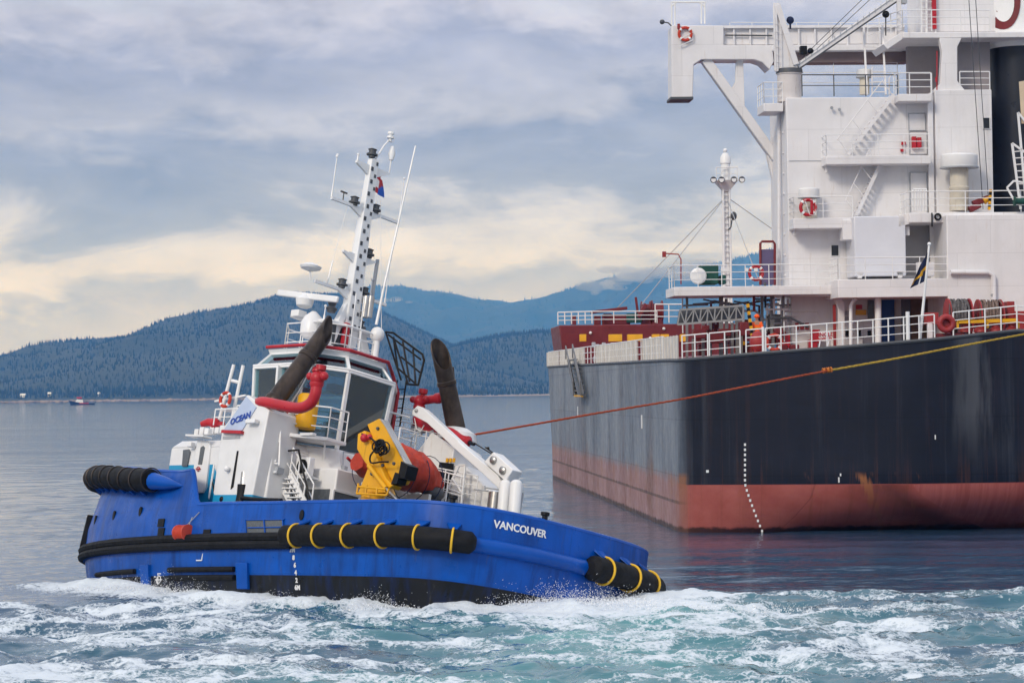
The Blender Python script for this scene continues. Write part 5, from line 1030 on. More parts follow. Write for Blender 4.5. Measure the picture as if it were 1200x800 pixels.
# ------------------------------------------------------------------ port side platform and the things on it
stripes((876, 356), (884, 412), .30, 13, 5.2, 'striped_davit')
q = MB(); a, b = sp(794, 380, 7), sp(871, 374, 7); c, d_ = sp(797, 363, 7), sp(871, 358, 7)
q.bar(a, b, .10); q.bar(c, d_, .10); P0 = [a.lerp(b, k/9) for k in range(10)]; P1 = [c.lerp(d_, k/9) for k in range(10)]
for k in range(10): q.bar(P0[k], P1[k], .06)
for k in range(9): q.bar(P0[k] if k % 2 else P1[k], P1[k+1] if k % 2 else P0[k+1], .05)
q.prism([a+Vector((0, .35, 0)), b+Vector((0, .35, 0)), d_+Vector((0, .35, 0)), c+Vector((0, .35, 0))], (0, .1, 0)); q.mi[-6:] = [1]*6; q.build('gangway_truss', [paint('truss_grey', (.27, .275, .28), .5), DGREY], SHIP)
q = MB()
for px, top, w_ in ((805, 347, .12), (812, 378, .1), (824, 378, .14), (845, 347, .2), (851, 350, .14), (866, 374, .34), (893, 347, .14), (905, 347, .2), (918, 347, .12), (858, 378, .14), (833, 378, .1)):
    a, b = sp(px, 418, YA+.2), sp(px, top, YA+.2); q.bar((a.x, a.y, 8.2), b, w_, w_, up=(0, 1, 0))
for k in range(9): x0 = 800+k*12; q.tube(sp(x0, 352+random.uniform(-3, 7), YA+.8), sp(x0+30, 350+random.uniform(0, 9), YA+.8), .05, n=6)
q.build('deck_supports', paint('support_grey', (.20, .20, .21), .5, rust=.4), SHIP)
q = MB()
for k in range(30):
    q = MB(); c = sp(random.uniform(806, 932), random.uniform(383, 414), YA+random.uniform(-1, 3)); s_ = random.uniform(.10, .4); q.box(c-Vector((s_, s_, s_*.7)), c+Vector((s_, s_, s_*random.uniform(.5, 1.4)))); q.build('deck_machinery', BURG, SHIP, bevel=.04)
q = MB()
for k in range(22):
    px = random.uniform(896, 932); a = sp(px, random.uniform(350, 400), YA+random.uniform(0, 1.5)); 
    if k % 2: q.tube(a, a+Vector((random.uniform(.6, 1.4), 0, 0)), random.uniform(.03, .09), n=6)
    else: q.tube(a, a+Vector((0, 0, random.uniform(.5, 1.2))), random.uniform(.04, .1), n=6)
q.build('pipework', SWHITE, SHIP)
for k in range(26):
    px = random.uniform(800, 930); a = sp(px, random.uniform(349, 404), YA+random.uniform(-.5, 2.5)); q = MB(); r_p = random.uniform(.03, .08)
    if k % 3: q.tube(a, a+Vector((0, 0, random.uniform(.6, 2.0))), r_p, n=6)
    else: q.path([a, a+Vector((random.uniform(.6, 1.8), 0, 0)), a+Vector((random.uniform(1.8, 2.), 0, -.5))], r_p, 6)
    q.build('pipe', random.choice([SHELL, GREYW, SHELL, BURG, DGREY]), SHIP)
sbox(899, 368, 915, 400, YA+1, .4, 'louvre', paint('louvre_grey', (.26, .26, .24), .5)); sbox(871, 377, 874, 404, YA, .2, 'pipe_stand', YELLOW, 0.)
q = MB(); c = sp(888, 401, 3.4); q.ell(c, (.40, .35, .55), 16, 10); q.box(c-Vector((.2, .2, .9)), c+Vector((.2, .2, -.2))); q.build('mooring_bollard', BRED, SHIP)
for k, (px, py) in enumerate(((921, 402), (956, 396), (953, 408))): sbox(px-5, py-10, px+5, py+6, YA-.2, .4, 'red_locker', RED)
for k in range(3): sbox(932+k*6, 378, 936+k*6, 386, YA+.5, .15, 'alarm_box', BRED, 0.)
lifebuoy(MS @ Matrix.Translation(perim(909)+Vector((0, .3, .45))), .34, 'orange and white lifebuoy on the stern rail, right of the worker')
sbox(974, 390, 1011, 417, YA-.1, .3, 'deck_locker', SWHITE)
# liferaft canister, tarp-covered box, lifebuoy and gate on the platform
pz = sp(850, 334, YA-1).z
q = MB(); c0 = sp(818, 323, YA-1.0); q.lathe(c0, c0+Vector((.15, .9, 0)), [(0, .30), (.04, .38), (.4, .40), (.42, .42), (.5, .42), (.52, .40), (.96, .38), (1, .30)], 22); lr = q.build('liferaft', SHELL, None); lr.matrix_world = MS; tag(lr, 'white liferaft canister standing on the port platform of the ship', 'liferaft')
q = MB(); q.box(tuple(sp(822, 333, YA-.3)), tuple(sp(842, 310, YA-.3)+Vector((0, 1.4, 0)))); q.box(tuple(sp(845, 333, YA-.3)), tuple(sp(851, 322, YA-.3)+Vector((0, 1., 0)))); tb = q.build('covered_box', GREEN, None, bevel=.06); tb.matrix_world = MS; tag(tb, 'box under a dark green tarpaulin behind the white liferaft canister', 'covered box')
lifebuoy(MS @ Matrix.Translation(sp(886, 320, YA-1.35)), .34, 'lifebuoy on the rail of the port platform below the bridge wing', RED)
for p0, p1 in ((873, 877), (884, 888), (845, 855)): sbox(p0, 314, p1, 318, YA-1.5, .12, 'sign_box', SHELL, 0.)
q = MB(); q.path([sp(891, 334, YA+1), sp(891, 285, YA+1), sp(893, 283, YA+1), sp(906, 283, YA+1), sp(908, 286, YA+1), sp(908, 334, YA+1)], .07, 6); gt = q.build('gate_frame', BURG, SHIP); sbox(892, 292, 908, 334, YA+1.02, .05, 'gate_panel', paint('mauve_panel', (.10, .08, .16), .5), parent=gt)
q = MB(); q.path([sp(798, 333, YA-1.2), sp(798, 304, YA-1.2), sp(795, 298, YA-1.2), sp(780, 297, YA-1.2)], .035, 6); c = sp(779, 298, YA-1.2); q.box(c-Vector((.12, .1, .14)), c+Vector((.06, .1, .14))); q.build('lamp_arm', BRED, SHIP)
# lower storey facing the stern: doors, notices, posts
sbox(1034, 350, 1048, 402, YA+.4, .1, 'door', DBLUE); q = MB(); q.tube(sp(1029, 347, YA-2.5), sp(1029, 405, YA-2.5), .16, n=12); q.path([sp(997, 405, YA-2.6), sp(997, 358, YA-2.6), sp(999, 354, YA-2.6), sp(1003, 350, YA-2.6)], .09, 8); q.build('pillar', SHELL, SHIP)
sbox(1017, 350, 1024, 373, YA+.45, .06, 'door', GREYPANE); sbox(1057, 348, 1067, 402, YA-.3, .06, 'door', DGREY); sbox(1068, 348, 1087, 402, YA-.3, .06, 'door', paint('brown_door', (.10, .055, .03), .6, var=.4))
spoly(((925, 342), (975, 342), (984, 347), (990, 356), (990, 405), (982, 405), (982, 362), (978, 352), (970, 347), (925, 347)), YA-1.2, .12, 'frame_arch', SWHITE)
sbox(977, 357, 979.5, 405, YA-.9, .1, 'fire_line', BRED, 0.)
for p0, q0, p1, q1, mt_ in ((1003, 357, 1010, 359.5, RED), (1003, 363, 1015, 369, YELLOW), (988, 364, 997, 369, GREYW), (989, 371, 996, 375, GREYW)): sbox(p0, q0, p1, q1, YA+.5, .06, 'notice', mt_, 0.)
sbox(1003, 357.3, 1010.5, 362.3, YA+.49, .05, 'notice', RED, 0.)
for px in (993, 1007, 1019): sbox(px-2, 387, px+2, 394, YA-.3, .1, 'porthole', BLACK, 0.)
bs = sbox(959.5, 388, 972.5, 400, -.2, .04, 'warning_board', SHELL, 0.)
for s_, py in (('SINGLE', 392), ('PROPELLER', 397)):
    c = sp(966, py, -.25); text_obj('lettering', s_, .26 if s_ == 'SINGLE' else .15, RED, bs, planefn(c, (1, 0, 0), (0, 0, 1), (0, -1, 0)), extrude=.003, bold=.006)
q = MB(); q.tube(sp(961, 400, -.15), perim(961)+Vector((0, .4, -.1)), .03); q.tube(sp(971, 400, -.15), perim(971)+Vector((0, .4, -.1)), .03); q.build('board_post', SHELL, bs)
# ensign staff and ensign
q = MB(); f0 = perim(1073)+Vector((.3, .3, 0)); f0 = sp(1078, 398, f0.y); f1 = sp(1089, 286, f0.y); q.tube(f0, f1, .075, .05, 10); q.ell(f1, .09); q.build('ensign_staff', SHELL, SHIP)
yf = f0.y
flag('ensign', MS, None, [sp(1090, 290, yf), sp(1083, 330, yf), sp(1066, 338, yf-.2), sp(1078, 312, yf-.2)], ([NAVY, YELLOW, SHELL], lambda u, v: 1 if abs(v-.5-.2*u) < .09 else (2 if v > .6 and .25 < u < .4 else 0)), 'limp navy blue ensign with a yellow stripe hanging from the stern staff')
# ------------------------------------------------------------------ forecastle far forward
YF = 83.
q = MB(); P = [sp(655, 381, YF), sp(662, 412, YF), sp(870, 414, YF), sp(870, 378.5, YF)]; P[1].z = P[2].z = 8.3; q.prism(P, (0, 9, 0)); fo = q.build('forecastle', BURG, SHIP, bevel=.08)
q = MB(); rail(q, sp(654, 380, YF)+Vector((0, .1, 0)), sp(694, 379, YF)+Vector((0, .1, 0)), .95, 3, .5, .05); rail(q, sp(694, 379, YF), sp(770, 378.5, YF), .95, 3, 1.7, .04); rail(q, sp(768, 378, YF), sp(800, 378, YF), 1.45, 3, 1.1, .05); q.build('railing', SHELL, fo)
for px, w_, h_ in ((672, 6, 10), (700, 8, 9), (722, 34, 11), (757, 12, 26), (770, 14, 27), (712, 10, 12)): 
    c = sp(px, 379, YF+3); q = MB(); k = 1/15.2
    if h_ > 20: q.lathe((c.x-w_*k/2, YF+3, c.z+h_*k*.55), (c.x+w_*k/2, YF+3, c.z+h_*k*.55), [(0, h_*k*.5), (.12, h_*k*.5), (.13, h_*k*.36), (.87, h_*k*.36), (.88, h_*k*.5), (1, h_*k*.5)], 20); q.box((c.x-w_*k/2, YF+2.7, c.z-.1), (c.x+w_*k/2, YF+3.3, c.z+.6))
    else: q.box((c.x-w_*k/2, YF+2.7, c.z-.1), (c.x+w_*k/2, YF+3.3, c.z+h_*k))
    q.build('windlass', BURG, fo, bevel=.04)
q = MB(); q.box(tuple(sp(735, 378, YF+2)), tuple(sp(752, 367, YF+2)+Vector((0, 1, 0)))); q.build('chain_stopper', GREEN, fo, bevel=.05)
q = MB(); q.bar(sp(692, 366, YF+2.5), sp(735, 361, YF+2.5), .4, .25); q.bar(sp(745, 348, YF+2.5), sp(748, 372, YF+2.5), .2, .2); q.bar(sp(748, 372, YF+2), sp(757, 356, YF+2), .3, .3); q.build('crane_arm', BURG, fo, bevel=.04)
for p0, p1 in ((714, 729), (736, 753), (765, 773), (775, 784), (798, 806), (680, 687)): a = sbox(p0, 391.5, p1, 400, YF-3, .8, 'hatch_cleat', paint('bright_yellow', (.80, .42, .02), .5, var=.1))
for p0, p1, z0 in ((664, 677, 390),): 
    q = MB(); a, b = sp(p0, 412, YF-.03), sp(p1, 391, YF-.03); q.box(tuple(a), (b.x, YF+.05, b.z)); q.build('door', BURG, fo, bevel=.02)
for px, py in ((683, 397), (762, 396), (692, 390), (778, 385)): q = MB(); c = sp(px, py, YF-.1); q.ell(c, .12); q.build('deck_lamp', SHELL, fo)
q = MB(); a = sidep(690, 8); 
for k in range(10): c = Vector((random.uniform(.4, 1.4), a+random.uniform(-2, 2), 8.6+random.uniform(0, 1))); q.box(c-Vector((.1, .2, .15)), c+Vector((.12, .2, .2)))
q.build('ladder_winch', GREYW, SHIP, bevel=.03)
# accommodation ladder platform hanging on the port side
yg = sidep(678, 8); q = MB()
za, zb_ = 8.7, 6.3
for dx, dy in ((-.02, 4.4), (-.05, -1.2)): q.bar((-.25+dx, yg+dy+.5, za), (-.40+dx, yg+dy-7, zb_), .16, .22)
for k in range(9): t = k/8; p = Vector((-.25-.15*t, yg+4.9-7.5*t, za+(zb_-za)*t)); q.bar(p, p+Vector((0, -5.6, 0)), .3, .06)
for dy in (4.9, -.7): q.tube((-.45, yg+dy, za+1.), (-.6, yg+dy-7.5, zb_+.9), .05); q.tube((-.45, yg+dy, za+.1), (-.45, yg+dy, za+1.), .05); q.tube((-.6, yg+dy-7.5, zb_), (-.6, yg+dy-7.5, zb_+.9), .05)
gw = q.build('gangway', paint('gangway_grey', (.16, .16, .165), .5, metal=.3), SHIP); q = MB(); q.bar((-.5, yg-2.6, zb_-.02), (-.5, yg-8.2, zb_-.02), .12, .12); q.build('tread_edge', YELLOW, gw)
# marks on the hull: draught figures down the quarter, small white marks
def shp(px, py):   # point on the quarter surface for a picture position
    y = -1.5
    for _ in range(8):
        p = sp(px, py, y); x = max(.4, min(14.9, p.x)); 
        for (a, b) in zip(stern, stern[1:]):
            if a[0] <= x <= b[0] and b[0] > a[0]: y = a[1]+(b[1]-a[1])*(x-a[0])/(b[0]-a[0]); break
    e = min(x, 30-x); k = max(0, 2.2-p.z); y2 = y+max(0, min(1, (1-y)/4))*k*k*.62*(min(1, e/8)**1.2); p = sp(px, py, y2-.03); return p
for k in range(18):
    t = k/17; px = 873+ (0 if t < .45 else 20*((t-.45)/.55)**1.15); py = 521+101*t
    p = shp(px, py); q = MB(); q.box(p-Vector((.045, .02, .05)), p+Vector((.045, .02, .07))); q.build('draught_mark', SHELL, sh)
for px, py, w_, h_ in ((829, 552, 4, 3), (983, 562, 2, 6), (1096, 512, 1.5, 5), (985, 556, 2, 3)): p = shp(px, py); q = MB(); q.box(p-Vector((w_*.015, .02, h_*.02)), p+Vector((w_*.015, .02, h_*.02))); q.build('hull_mark', SHELL, sh)
for px, py in ((752, 494), (677, 482)):
    p = pick(MS, px, py, 0, -.02); q = MB(); q.box(p-Vector((.01, .25, .35)), p+Vector((.01, .25, .35))); q.build('hull_mark', SHELL, sh)
# foremast with stays
YM = 87.; mbase = sp(848, 345, YM); mtop = sp(848, 178, YM)
q = MB(); x0 = CXS; zb0 = 10.5; zt0 = mtop.z-.6
for dx, dy in ((-.28, -.28), (.28, -.28), (.28, .28), (-.28, .28)): q.tube((x0+dx, YM+dy, zb0), (x0+dx*.9, YM+dy*.9, zt0-1.8), .09, n=6)
k = 0; z_ = zb0
while z_ < zt0-2: q.bar((x0-.28, YM-.28, z_), (x0+.28, YM-.28, z_), .06); z_ += .45
q.hexa([(x0-.14, YM-.1, zb0), (x0+.14, YM-.1, zb0), (x0+.14, YM+.1, zb0), (x0-.14, YM+.1, zb0)], [(x0-.14, YM-.1, zt0-2), (x0+.14, YM-.1, zt0-2), (x0+.14, YM+.1, zt0-2), (x0-.14, YM+.1, zt0-2)])
fm = q.build('foremast', SHELL, SHIP)
q = MB(); q.hexa([(x0-.25, YM-.25, zt0-2.6), (x0+.25, YM-.25, zt0-2.6), (x0+.25, YM+.25, zt0-2.6), (x0-.25, YM+.25, zt0-2.6)], [(x0-.9, YM-.7, zt0-1.75), (x0+.9, YM-.7, zt0-1.75), (x0+.9, YM+.7, zt0-1.75), (x0-.9, YM+.7, zt0-1.75)]); q.lathe((x0, YM, zt0-1.7), (x0, YM, zt0+.5), [(0, .38), (.6, .38), (.62, .45), (.85, .42), (1, .2)], 12); q.ell((x0, YM, zt0+.7), .18); q.bar((x0-1.2, YM, zt0-1.7), (x0+1.2, YM, zt0-1.7), .1); q.build('crow_nest', SHELL, fm)
q = MB(); rail(q, (x0-.85, YM-.6, zt0-1.7), (x0+.85, YM-.6, zt0-1.7), 1.0, 2, .6, .035); q.build('railing', SHELL, fm)
for dx in (-1.15, -.5, .5, 1.15): q = MB(); c = Vector((x0+dx, YM-.8, zt0-1.65)); q.lathe(c, c-Vector((0, .35, .1)), [(0, .16), (.6, .24), (1, .26)], 12); q.build('floodlight', DGREY, fm); q = MB(); c2 = c-Vector((0, .36, .1)); q.lathe(c2, c2-Vector((0, .02, 0)), [(0, .2), (1, .2)], 12); q.build('lamp_face', SHELL, fm)
q = MB(); z_ = sp(853, 255, YM).z; q.bar((x0, YM-.3, z_), (x0+.7, YM-.3, z_), .08); q.ell((x0+.55, YM-.4, z_+.1), (.25, .2, .35)); q.path([(x0+.4, YM-.4, z_-.2), (x0+.3, YM-.4, z_-.8), (x0+.1, YM-.3, z_-1)], .06, 6); q.build('bell', DGREY, fm)
q = MB()
for px, py, y in ((768, 315, YM+2), (790, 308, YM-4), (880, 305, YM-4), (910, 272, YM+2)):
    e_ = sp(px, py, y); d_ = e_-Vector((x0, YM, zt0-3)); q.tube((x0, YM, zt0-3), Vector((x0, YM, zt0-3))+d_*1.6, .035, n=5)
q.build('stay_wire', GREYW, fm)
# ------------------------------------------------------------------ worker on the mooring deck (hi-vis jacket, helmet)
def person(M, label):
    p = empty('person', M, label, 'person')
    def skin(name, joints, bones, mat, root=0, sub=2):
        me = bpy.data.meshes.new(name); me.from_pydata([j[0] for j in joints], bones, []); o = bpy.data.objects.new(name, me); COL.objects.link(o); o.parent = p
        o.modifiers.new('skin', 'SKIN'); 
        if not me.skin_vertices: 
            bm = bmesh.new(); bm.from_mesh(me); bm.verts.layers.skin.verify(); bm.to_mesh(me); bm.free()
        for v, j in zip(me.skin_vertices[0].data, joints): v.radius = (j[1], j[1] if len(j) < 3 else j[2])
        me.skin_vertices[0].data[root].use_root = True; sb_ = o.modifiers.new('sub', 'SUBSURF'); sb_.levels = sub; sb_.render_levels = sub; me.materials.append(mat); return o
    J = [((0, 0, .95), .14, .11), ((0, 0, 1.2), .15, .11), ((0, -.03, 1.42), .16, .11), ((0, -.05, 1.53), .06), ((0, -.07, 1.62), .085, .1), ((0, -.07, 1.72), .075, .09),
         ((-.2, -.03, 1.42), .065), ((-.26, -.08, 1.15), .05), ((-.2, -.30, 1.05), .04), ((-.17, -.38, 1.06), .035),
         ((.2, -.03, 1.42), .065), ((.26, -.08, 1.15), .05), ((.2, -.30, 1.05), .04), ((.17, -.38, 1.06), .035),
         ((-.1, 0, .88), .10), ((-.11, -.02, .48), .07), ((-.12, .02, .08), .05), ((-.12, -.13, .04), .045), ((.1, 0, .88), .10), ((.11, -.02, .48), .07), ((.12, .02, .08), .05), ((.12, -.13, .04), .045)]
    E = [(0, 1), (1, 2), (2, 3), (3, 4), (4, 5), (2, 6), (6, 7), (7, 8), (8, 9), (2, 10), (10, 11), (11, 12), (12, 13), (0, 14), (14, 15), (15, 16), (16, 17), (0, 18), (18, 19), (19, 20), (20, 21)]
    skin('body', J, E, SKIN)
    K = [((0, 0, .86), .18, .14), ((0, 0, 1.2), .18, .14), ((0, -.03, 1.43), .18, .13), ((-.2, -.03, 1.42), .09), ((-.26, -.08, 1.15), .075), ((-.2, -.28, 1.05), .06), ((.2, -.03, 1.42), .09), ((.26, -.08, 1.15), .075), ((.2, -.28, 1.05), .06)]
    skin('jacket', K, [(0, 1), (1, 2), (2, 3), (3, 4), (4, 5), (2, 6), (6, 7), (7, 8)], HIVIS)
    T_ = [((0, 0, .9), .15, .12), ((-.1, 0, .85), .11), ((-.11, -.02, .48), .085), ((-.12, .02, .12), .07), ((.1, 0, .85), .11), ((.11, -.02, .48), .085), ((.12, .02, .12), .07)]
    skin('trousers', T_, [(0, 1), (1, 2), (2, 3), (0, 4), (4, 5), (5, 6)], HIVIS)
    q = MB(); q.ell((0, -.07, 1.74), (.125, .15, .11), 16, 10); q.lathe((0, -.08, 1.71), (0, -.08, 1.725), [(0, .16), (1, .15)], 16); q.build('helmet', HIVIS, p)
    q = MB(); q.ring((0, -.01, 1.18), .175, .02, axis=(0, 0, 1)); q.build('reflective_band', YSTRAP, p)
    return p
pw = sp(887, 400, 5.4); pw.z = 8.35
person(MS @ Matrix.Translation(pw), 'worker in orange hi-vis jacket and orange helmet on the stern mooring deck')
# ------------------------------------------------------------------ the tow line
tl = empty('towline', W0, 'long red and yellow tow line running from the tug to the stern of the ship', 'towline')
ctrl = [(520, 514), (550, 510), (620, 498), (700, 484), (796, 468), (870, 453.5), (955, 437), (1050, 420), (1125, 405.5), (1200, 391.5), (1238, 384.5)]
y0, y1 = (MT @ Vector((-1.5, -2.6, 3))).y, (MS @ Vector((16, -3.5, 8))).y
pts = []
for px, py in ctrl: t = (px-520)/(1238-520); Y = 1/((1/y0)*(1-t)+(1/y1)*t); pts.append(pick(W0, px, py, 1, Y))
sm = smooth(pts, 6); cut = 6*6+1
def rope(P, r_, name, mat):
    q = MB(); L_ = 0
    for s_ in range(3):
        out_ = []
        for k in range(len(P)*4-3):
            i, f = divmod(k, 4); a = P[i]; b = P[min(i+1, len(P)-1)]; c = a.lerp(b, f/4); an = k*1.9/4*2+s_*2.094; out_.append(c+Vector((math.cos(an)*.3, 0, math.sin(an)))*r_*.5)
        q.path(out_, r_*.62, 6)
    return q.build(name, mat, tl)
rope(sm[:cut+1], .040, 'red_rope', ROPE_R); rope(sm[cut:], .045, 'yellow_rope', ROPE_Y)
q = MB(); c = sm[cut]
for k in range(5): q.ring(c+Vector((.08*k-.2, 0, .01*k)), .09, .03, axis=(1, .3*(-1)**k, .2), n=12, k=6)
q.build('splice', paint('splice_orange', (.50, .16, .03), .9, var=.3), tl)
# ================================================================== SEA
def perlin(x, y, seed=0):
    r_ = np.random.default_rng(seed); P = r_.permutation(256); P = np.concatenate([P, P]); G = np.stack([np.cos(np.arange(256)*2*np.pi/256), np.sin(np.arange(256)*2*np.pi/256)], 1)
    xi = np.floor(x).astype(int); yi = np.floor(y).astype(int); xf = x-xi; yf = y-yi; xi &= 255; yi &= 255
    u = xf**3*(xf*(xf*6-15)+10); v = yf**3*(yf*(yf*6-15)+10)
    def g(ix, iy, dx, dy): h = G[P[P[ix & 255]+(iy & 255)]]; return h[..., 0]*dx+h[..., 1]*dy
    a = g(xi, yi, xf, yf); b = g(xi+1, yi, xf-1, yf); c = g(xi, yi+1, xf, yf-1); d = g(xi+1, yi+1, xf-1, yf-1)
    return (a*(1-u)+b*u)*(1-v)+(c*(1-u)+d*u)*v*1.0
def fbm(x, y, o=4, seed=0, gain=.5, ridged=False):
    s = 0; a = 1; t = 0
    for k in range(o):
        n_ = perlin(x*2**k+17.3*k, y*2**k-9.1*k, seed+k)*1.5
        s = s+a*((1-2*np.abs(n_)) if ridged else n_); t += a; a *= gain
    return s/t
def axis(lo, hi, stp, far, g=1.16):
    a = list(np.arange(lo, hi, stp)); s = stp
    r_ = a[-1]; out_r = []
    while r_ < far: s *= g; r_ += s; out_r.append(r_)
    s = stp; l_ = a[0]; out_l = []
    while l_ > -far: s *= g; l_ -= s; out_l.append(l_)
    return np.array(out_l[::-1]+a+out_r)
xs = axis(-27, 34, .13, 16500)
ys = [52.]; 
while ys[-1] < 96: ys.append(ys[-1]+.13)
s = .13
while ys[-1] < 16500: s = min(s*1.012, .004*ys[-1]) if ys[-1] < 400 else s*1.12; ys.append(ys[-1]+s)
lo_ = []; l_ = 52.; s = .13
while l_ > -16500: s *= 1.2; l_ -= s; lo_.append(l_)
ys = np.array(lo_[::-1]+ys)
X, Y = np.meshgrid(xs, ys)
def sst(a, b, v): t = np.clip((v-a)/(b-a), 0, 1); return t*t*(3-2*t)
# distance to the tug's footprint on the water, in the tug's own plan axes
fwd = MT.to_3x3() @ Vector((1, 0, 0)); prt = MT.to_3x3() @ Vector((0, 1, 0)); tO = MT.translation
fh = np.array([fwd.x, fwd.y])/math.hypot(fwd.x, fwd.y); ph = np.array([-fh[1], fh[0]])
tlx = (X-tO.x)*fh[0]+(Y-tO.y)*fh[1]; tly = (X-tO.x)*ph[0]+(Y-tO.y)*ph[1]
qx = (tlx-.8)/11.6; qy = tly/5.0; rad = np.sqrt(np.abs(qx)**2.4+np.abs(qy)**2.4+1e-9)**(2/2.4*1.0)
dist = (rad-1)*6.0
# churned area: everything on the camera's side of the tug, fading beyond
edge = 83+4.0*fbm(X*.09, Y*.12, 4, 40)-2.5*sst(2, 20, X)-1.5*sst(-8, -20, X)
wake = 1-sst(-3.5, 1.0, Y-edge)
near = np.exp(-(np.clip(dist, 0, None)/1.5)**2)*(1-sst(2, 7, dist))
nearside = 1-sst(-1, 3, (Y-tO.y)*.8+tly*-.6)
aftwash = np.exp(-((tlx+12.5)/5)**2-((tly+.5)/6)**2)
chop = wake*(.85+.3*fbm(X*.08, Y*.1, 2, 9))
wx = X+1.2*fbm(X*.25, Y*.25, 2, 60); wy = Y+1.2*fbm(X*.25+9, Y*.25, 2, 61)
h1 = fbm(wx*.20, wy*.26, 3, 1, .5, True); h2 = fbm(wx*.55, wy*.62, 4, 5, .55, True); h3 = fbm(wx*1.9, wy*2.0, 3, 8, .55)
fade = 1-sst(120, 420, np.sqrt(X*X+Y*Y)); fine = 1-sst(90, 150, Y)
calm = .034*fbm(X*.35, Y*.7, 4, 21, .4)+.018*fbm(X*1.3, Y*2.6, 3, 23)*fine
Z = calm*fade*1.4+chop*(.42*h1+.22*h2+.045*h3-.12)
lump = fbm(X*.9, Y*.9, 4, 31, .6, True)*.5+.5; lump2 = fbm(X*.33, Y*.33, 2, 33)
Z += near*nearside*(1-.75*np.exp(-((tlx+9)/5)**2))*(.03+.36*np.clip(lump*.8+lump2*.9, 0, 1.2)**1.5)
Z += aftwash*(-.16+.16*np.clip(lump, 0, 1))*wake
# bow waves spreading past the ship's side and quarter
Z += .10*np.sin((Y*.9+X*.25)*1.3)*sst(82, 90, Y)*(1-sst(100, 118, Y))*sst(2, 8, X)*.6
streak = fbm(wx*.22, wy*.40, 5, 70, .6)*1.7+.5; cell = fbm(wx*.8, wy*.9, 4, 77, .6, True)
foam = wake*(-.17+.52*streak+.36*cell+.34*h2)
foam += near*nearside*(.60+.7*lump)*1.0+aftwash*wake*.40
pool = fbm(X*.10, Y*.16, 2, 91); foam -= sst(.05, .35, pool)*.45*wake*(1-near); foam += wake*.16*(1-sst(-12, -4, X))
foam = np.clip(foam, 0, 1.4); foam *= sst(-.0, .1, foam+.02)
# far streaks of smoother water need no foam; a few whitecaps by the ship
aer = np.clip(wake*(.55+.8*fbm(X*.12, Y*.2, 3, 55))*(.12+1.0*np.exp(-((X-1)/8)**2)), 0, 1)
aer = np.clip(aer+.5*wake*sst(8, 16, X)*(.5+fbm(X*.15, Y*.3, 2, 66)), 0, 1)
ny, nx = X.shape; V = np.stack([X, Y, Z], -1).reshape(-1, 3)
me = bpy.data.meshes.new('water'); idx = np.arange(nx*ny).reshape(ny, nx); F_ = np.stack([idx[:-1, :-1], idx[:-1, 1:], idx[1:, 1:], idx[1:, :-1]], -1).reshape(-1, 4)
me.vertices.add(len(V)); me.vertices.foreach_set('co', V.ravel().astype(np.float32)); me.loops.add(F_.size); me.loops.foreach_set('vertex_index', F_.ravel().astype(np.int32))
me.polygons.add(len(F_)); me.polygons.foreach_set('loop_start', np.arange(0, F_.size, 4, dtype=np.int32)); me.polygons.foreach_set('loop_total', np.full(len(F_), 4, dtype=np.int32)); me.update(); me.validate()
me.polygons.foreach_set('use_smooth', [True]*len(me.polygons))
for nm, arr in (('foam', foam), ('aerated', aer)): at = me.attributes.new(nm, 'FLOAT', 'POINT'); at.data.foreach_set('value', arr.ravel().astype(np.float32))
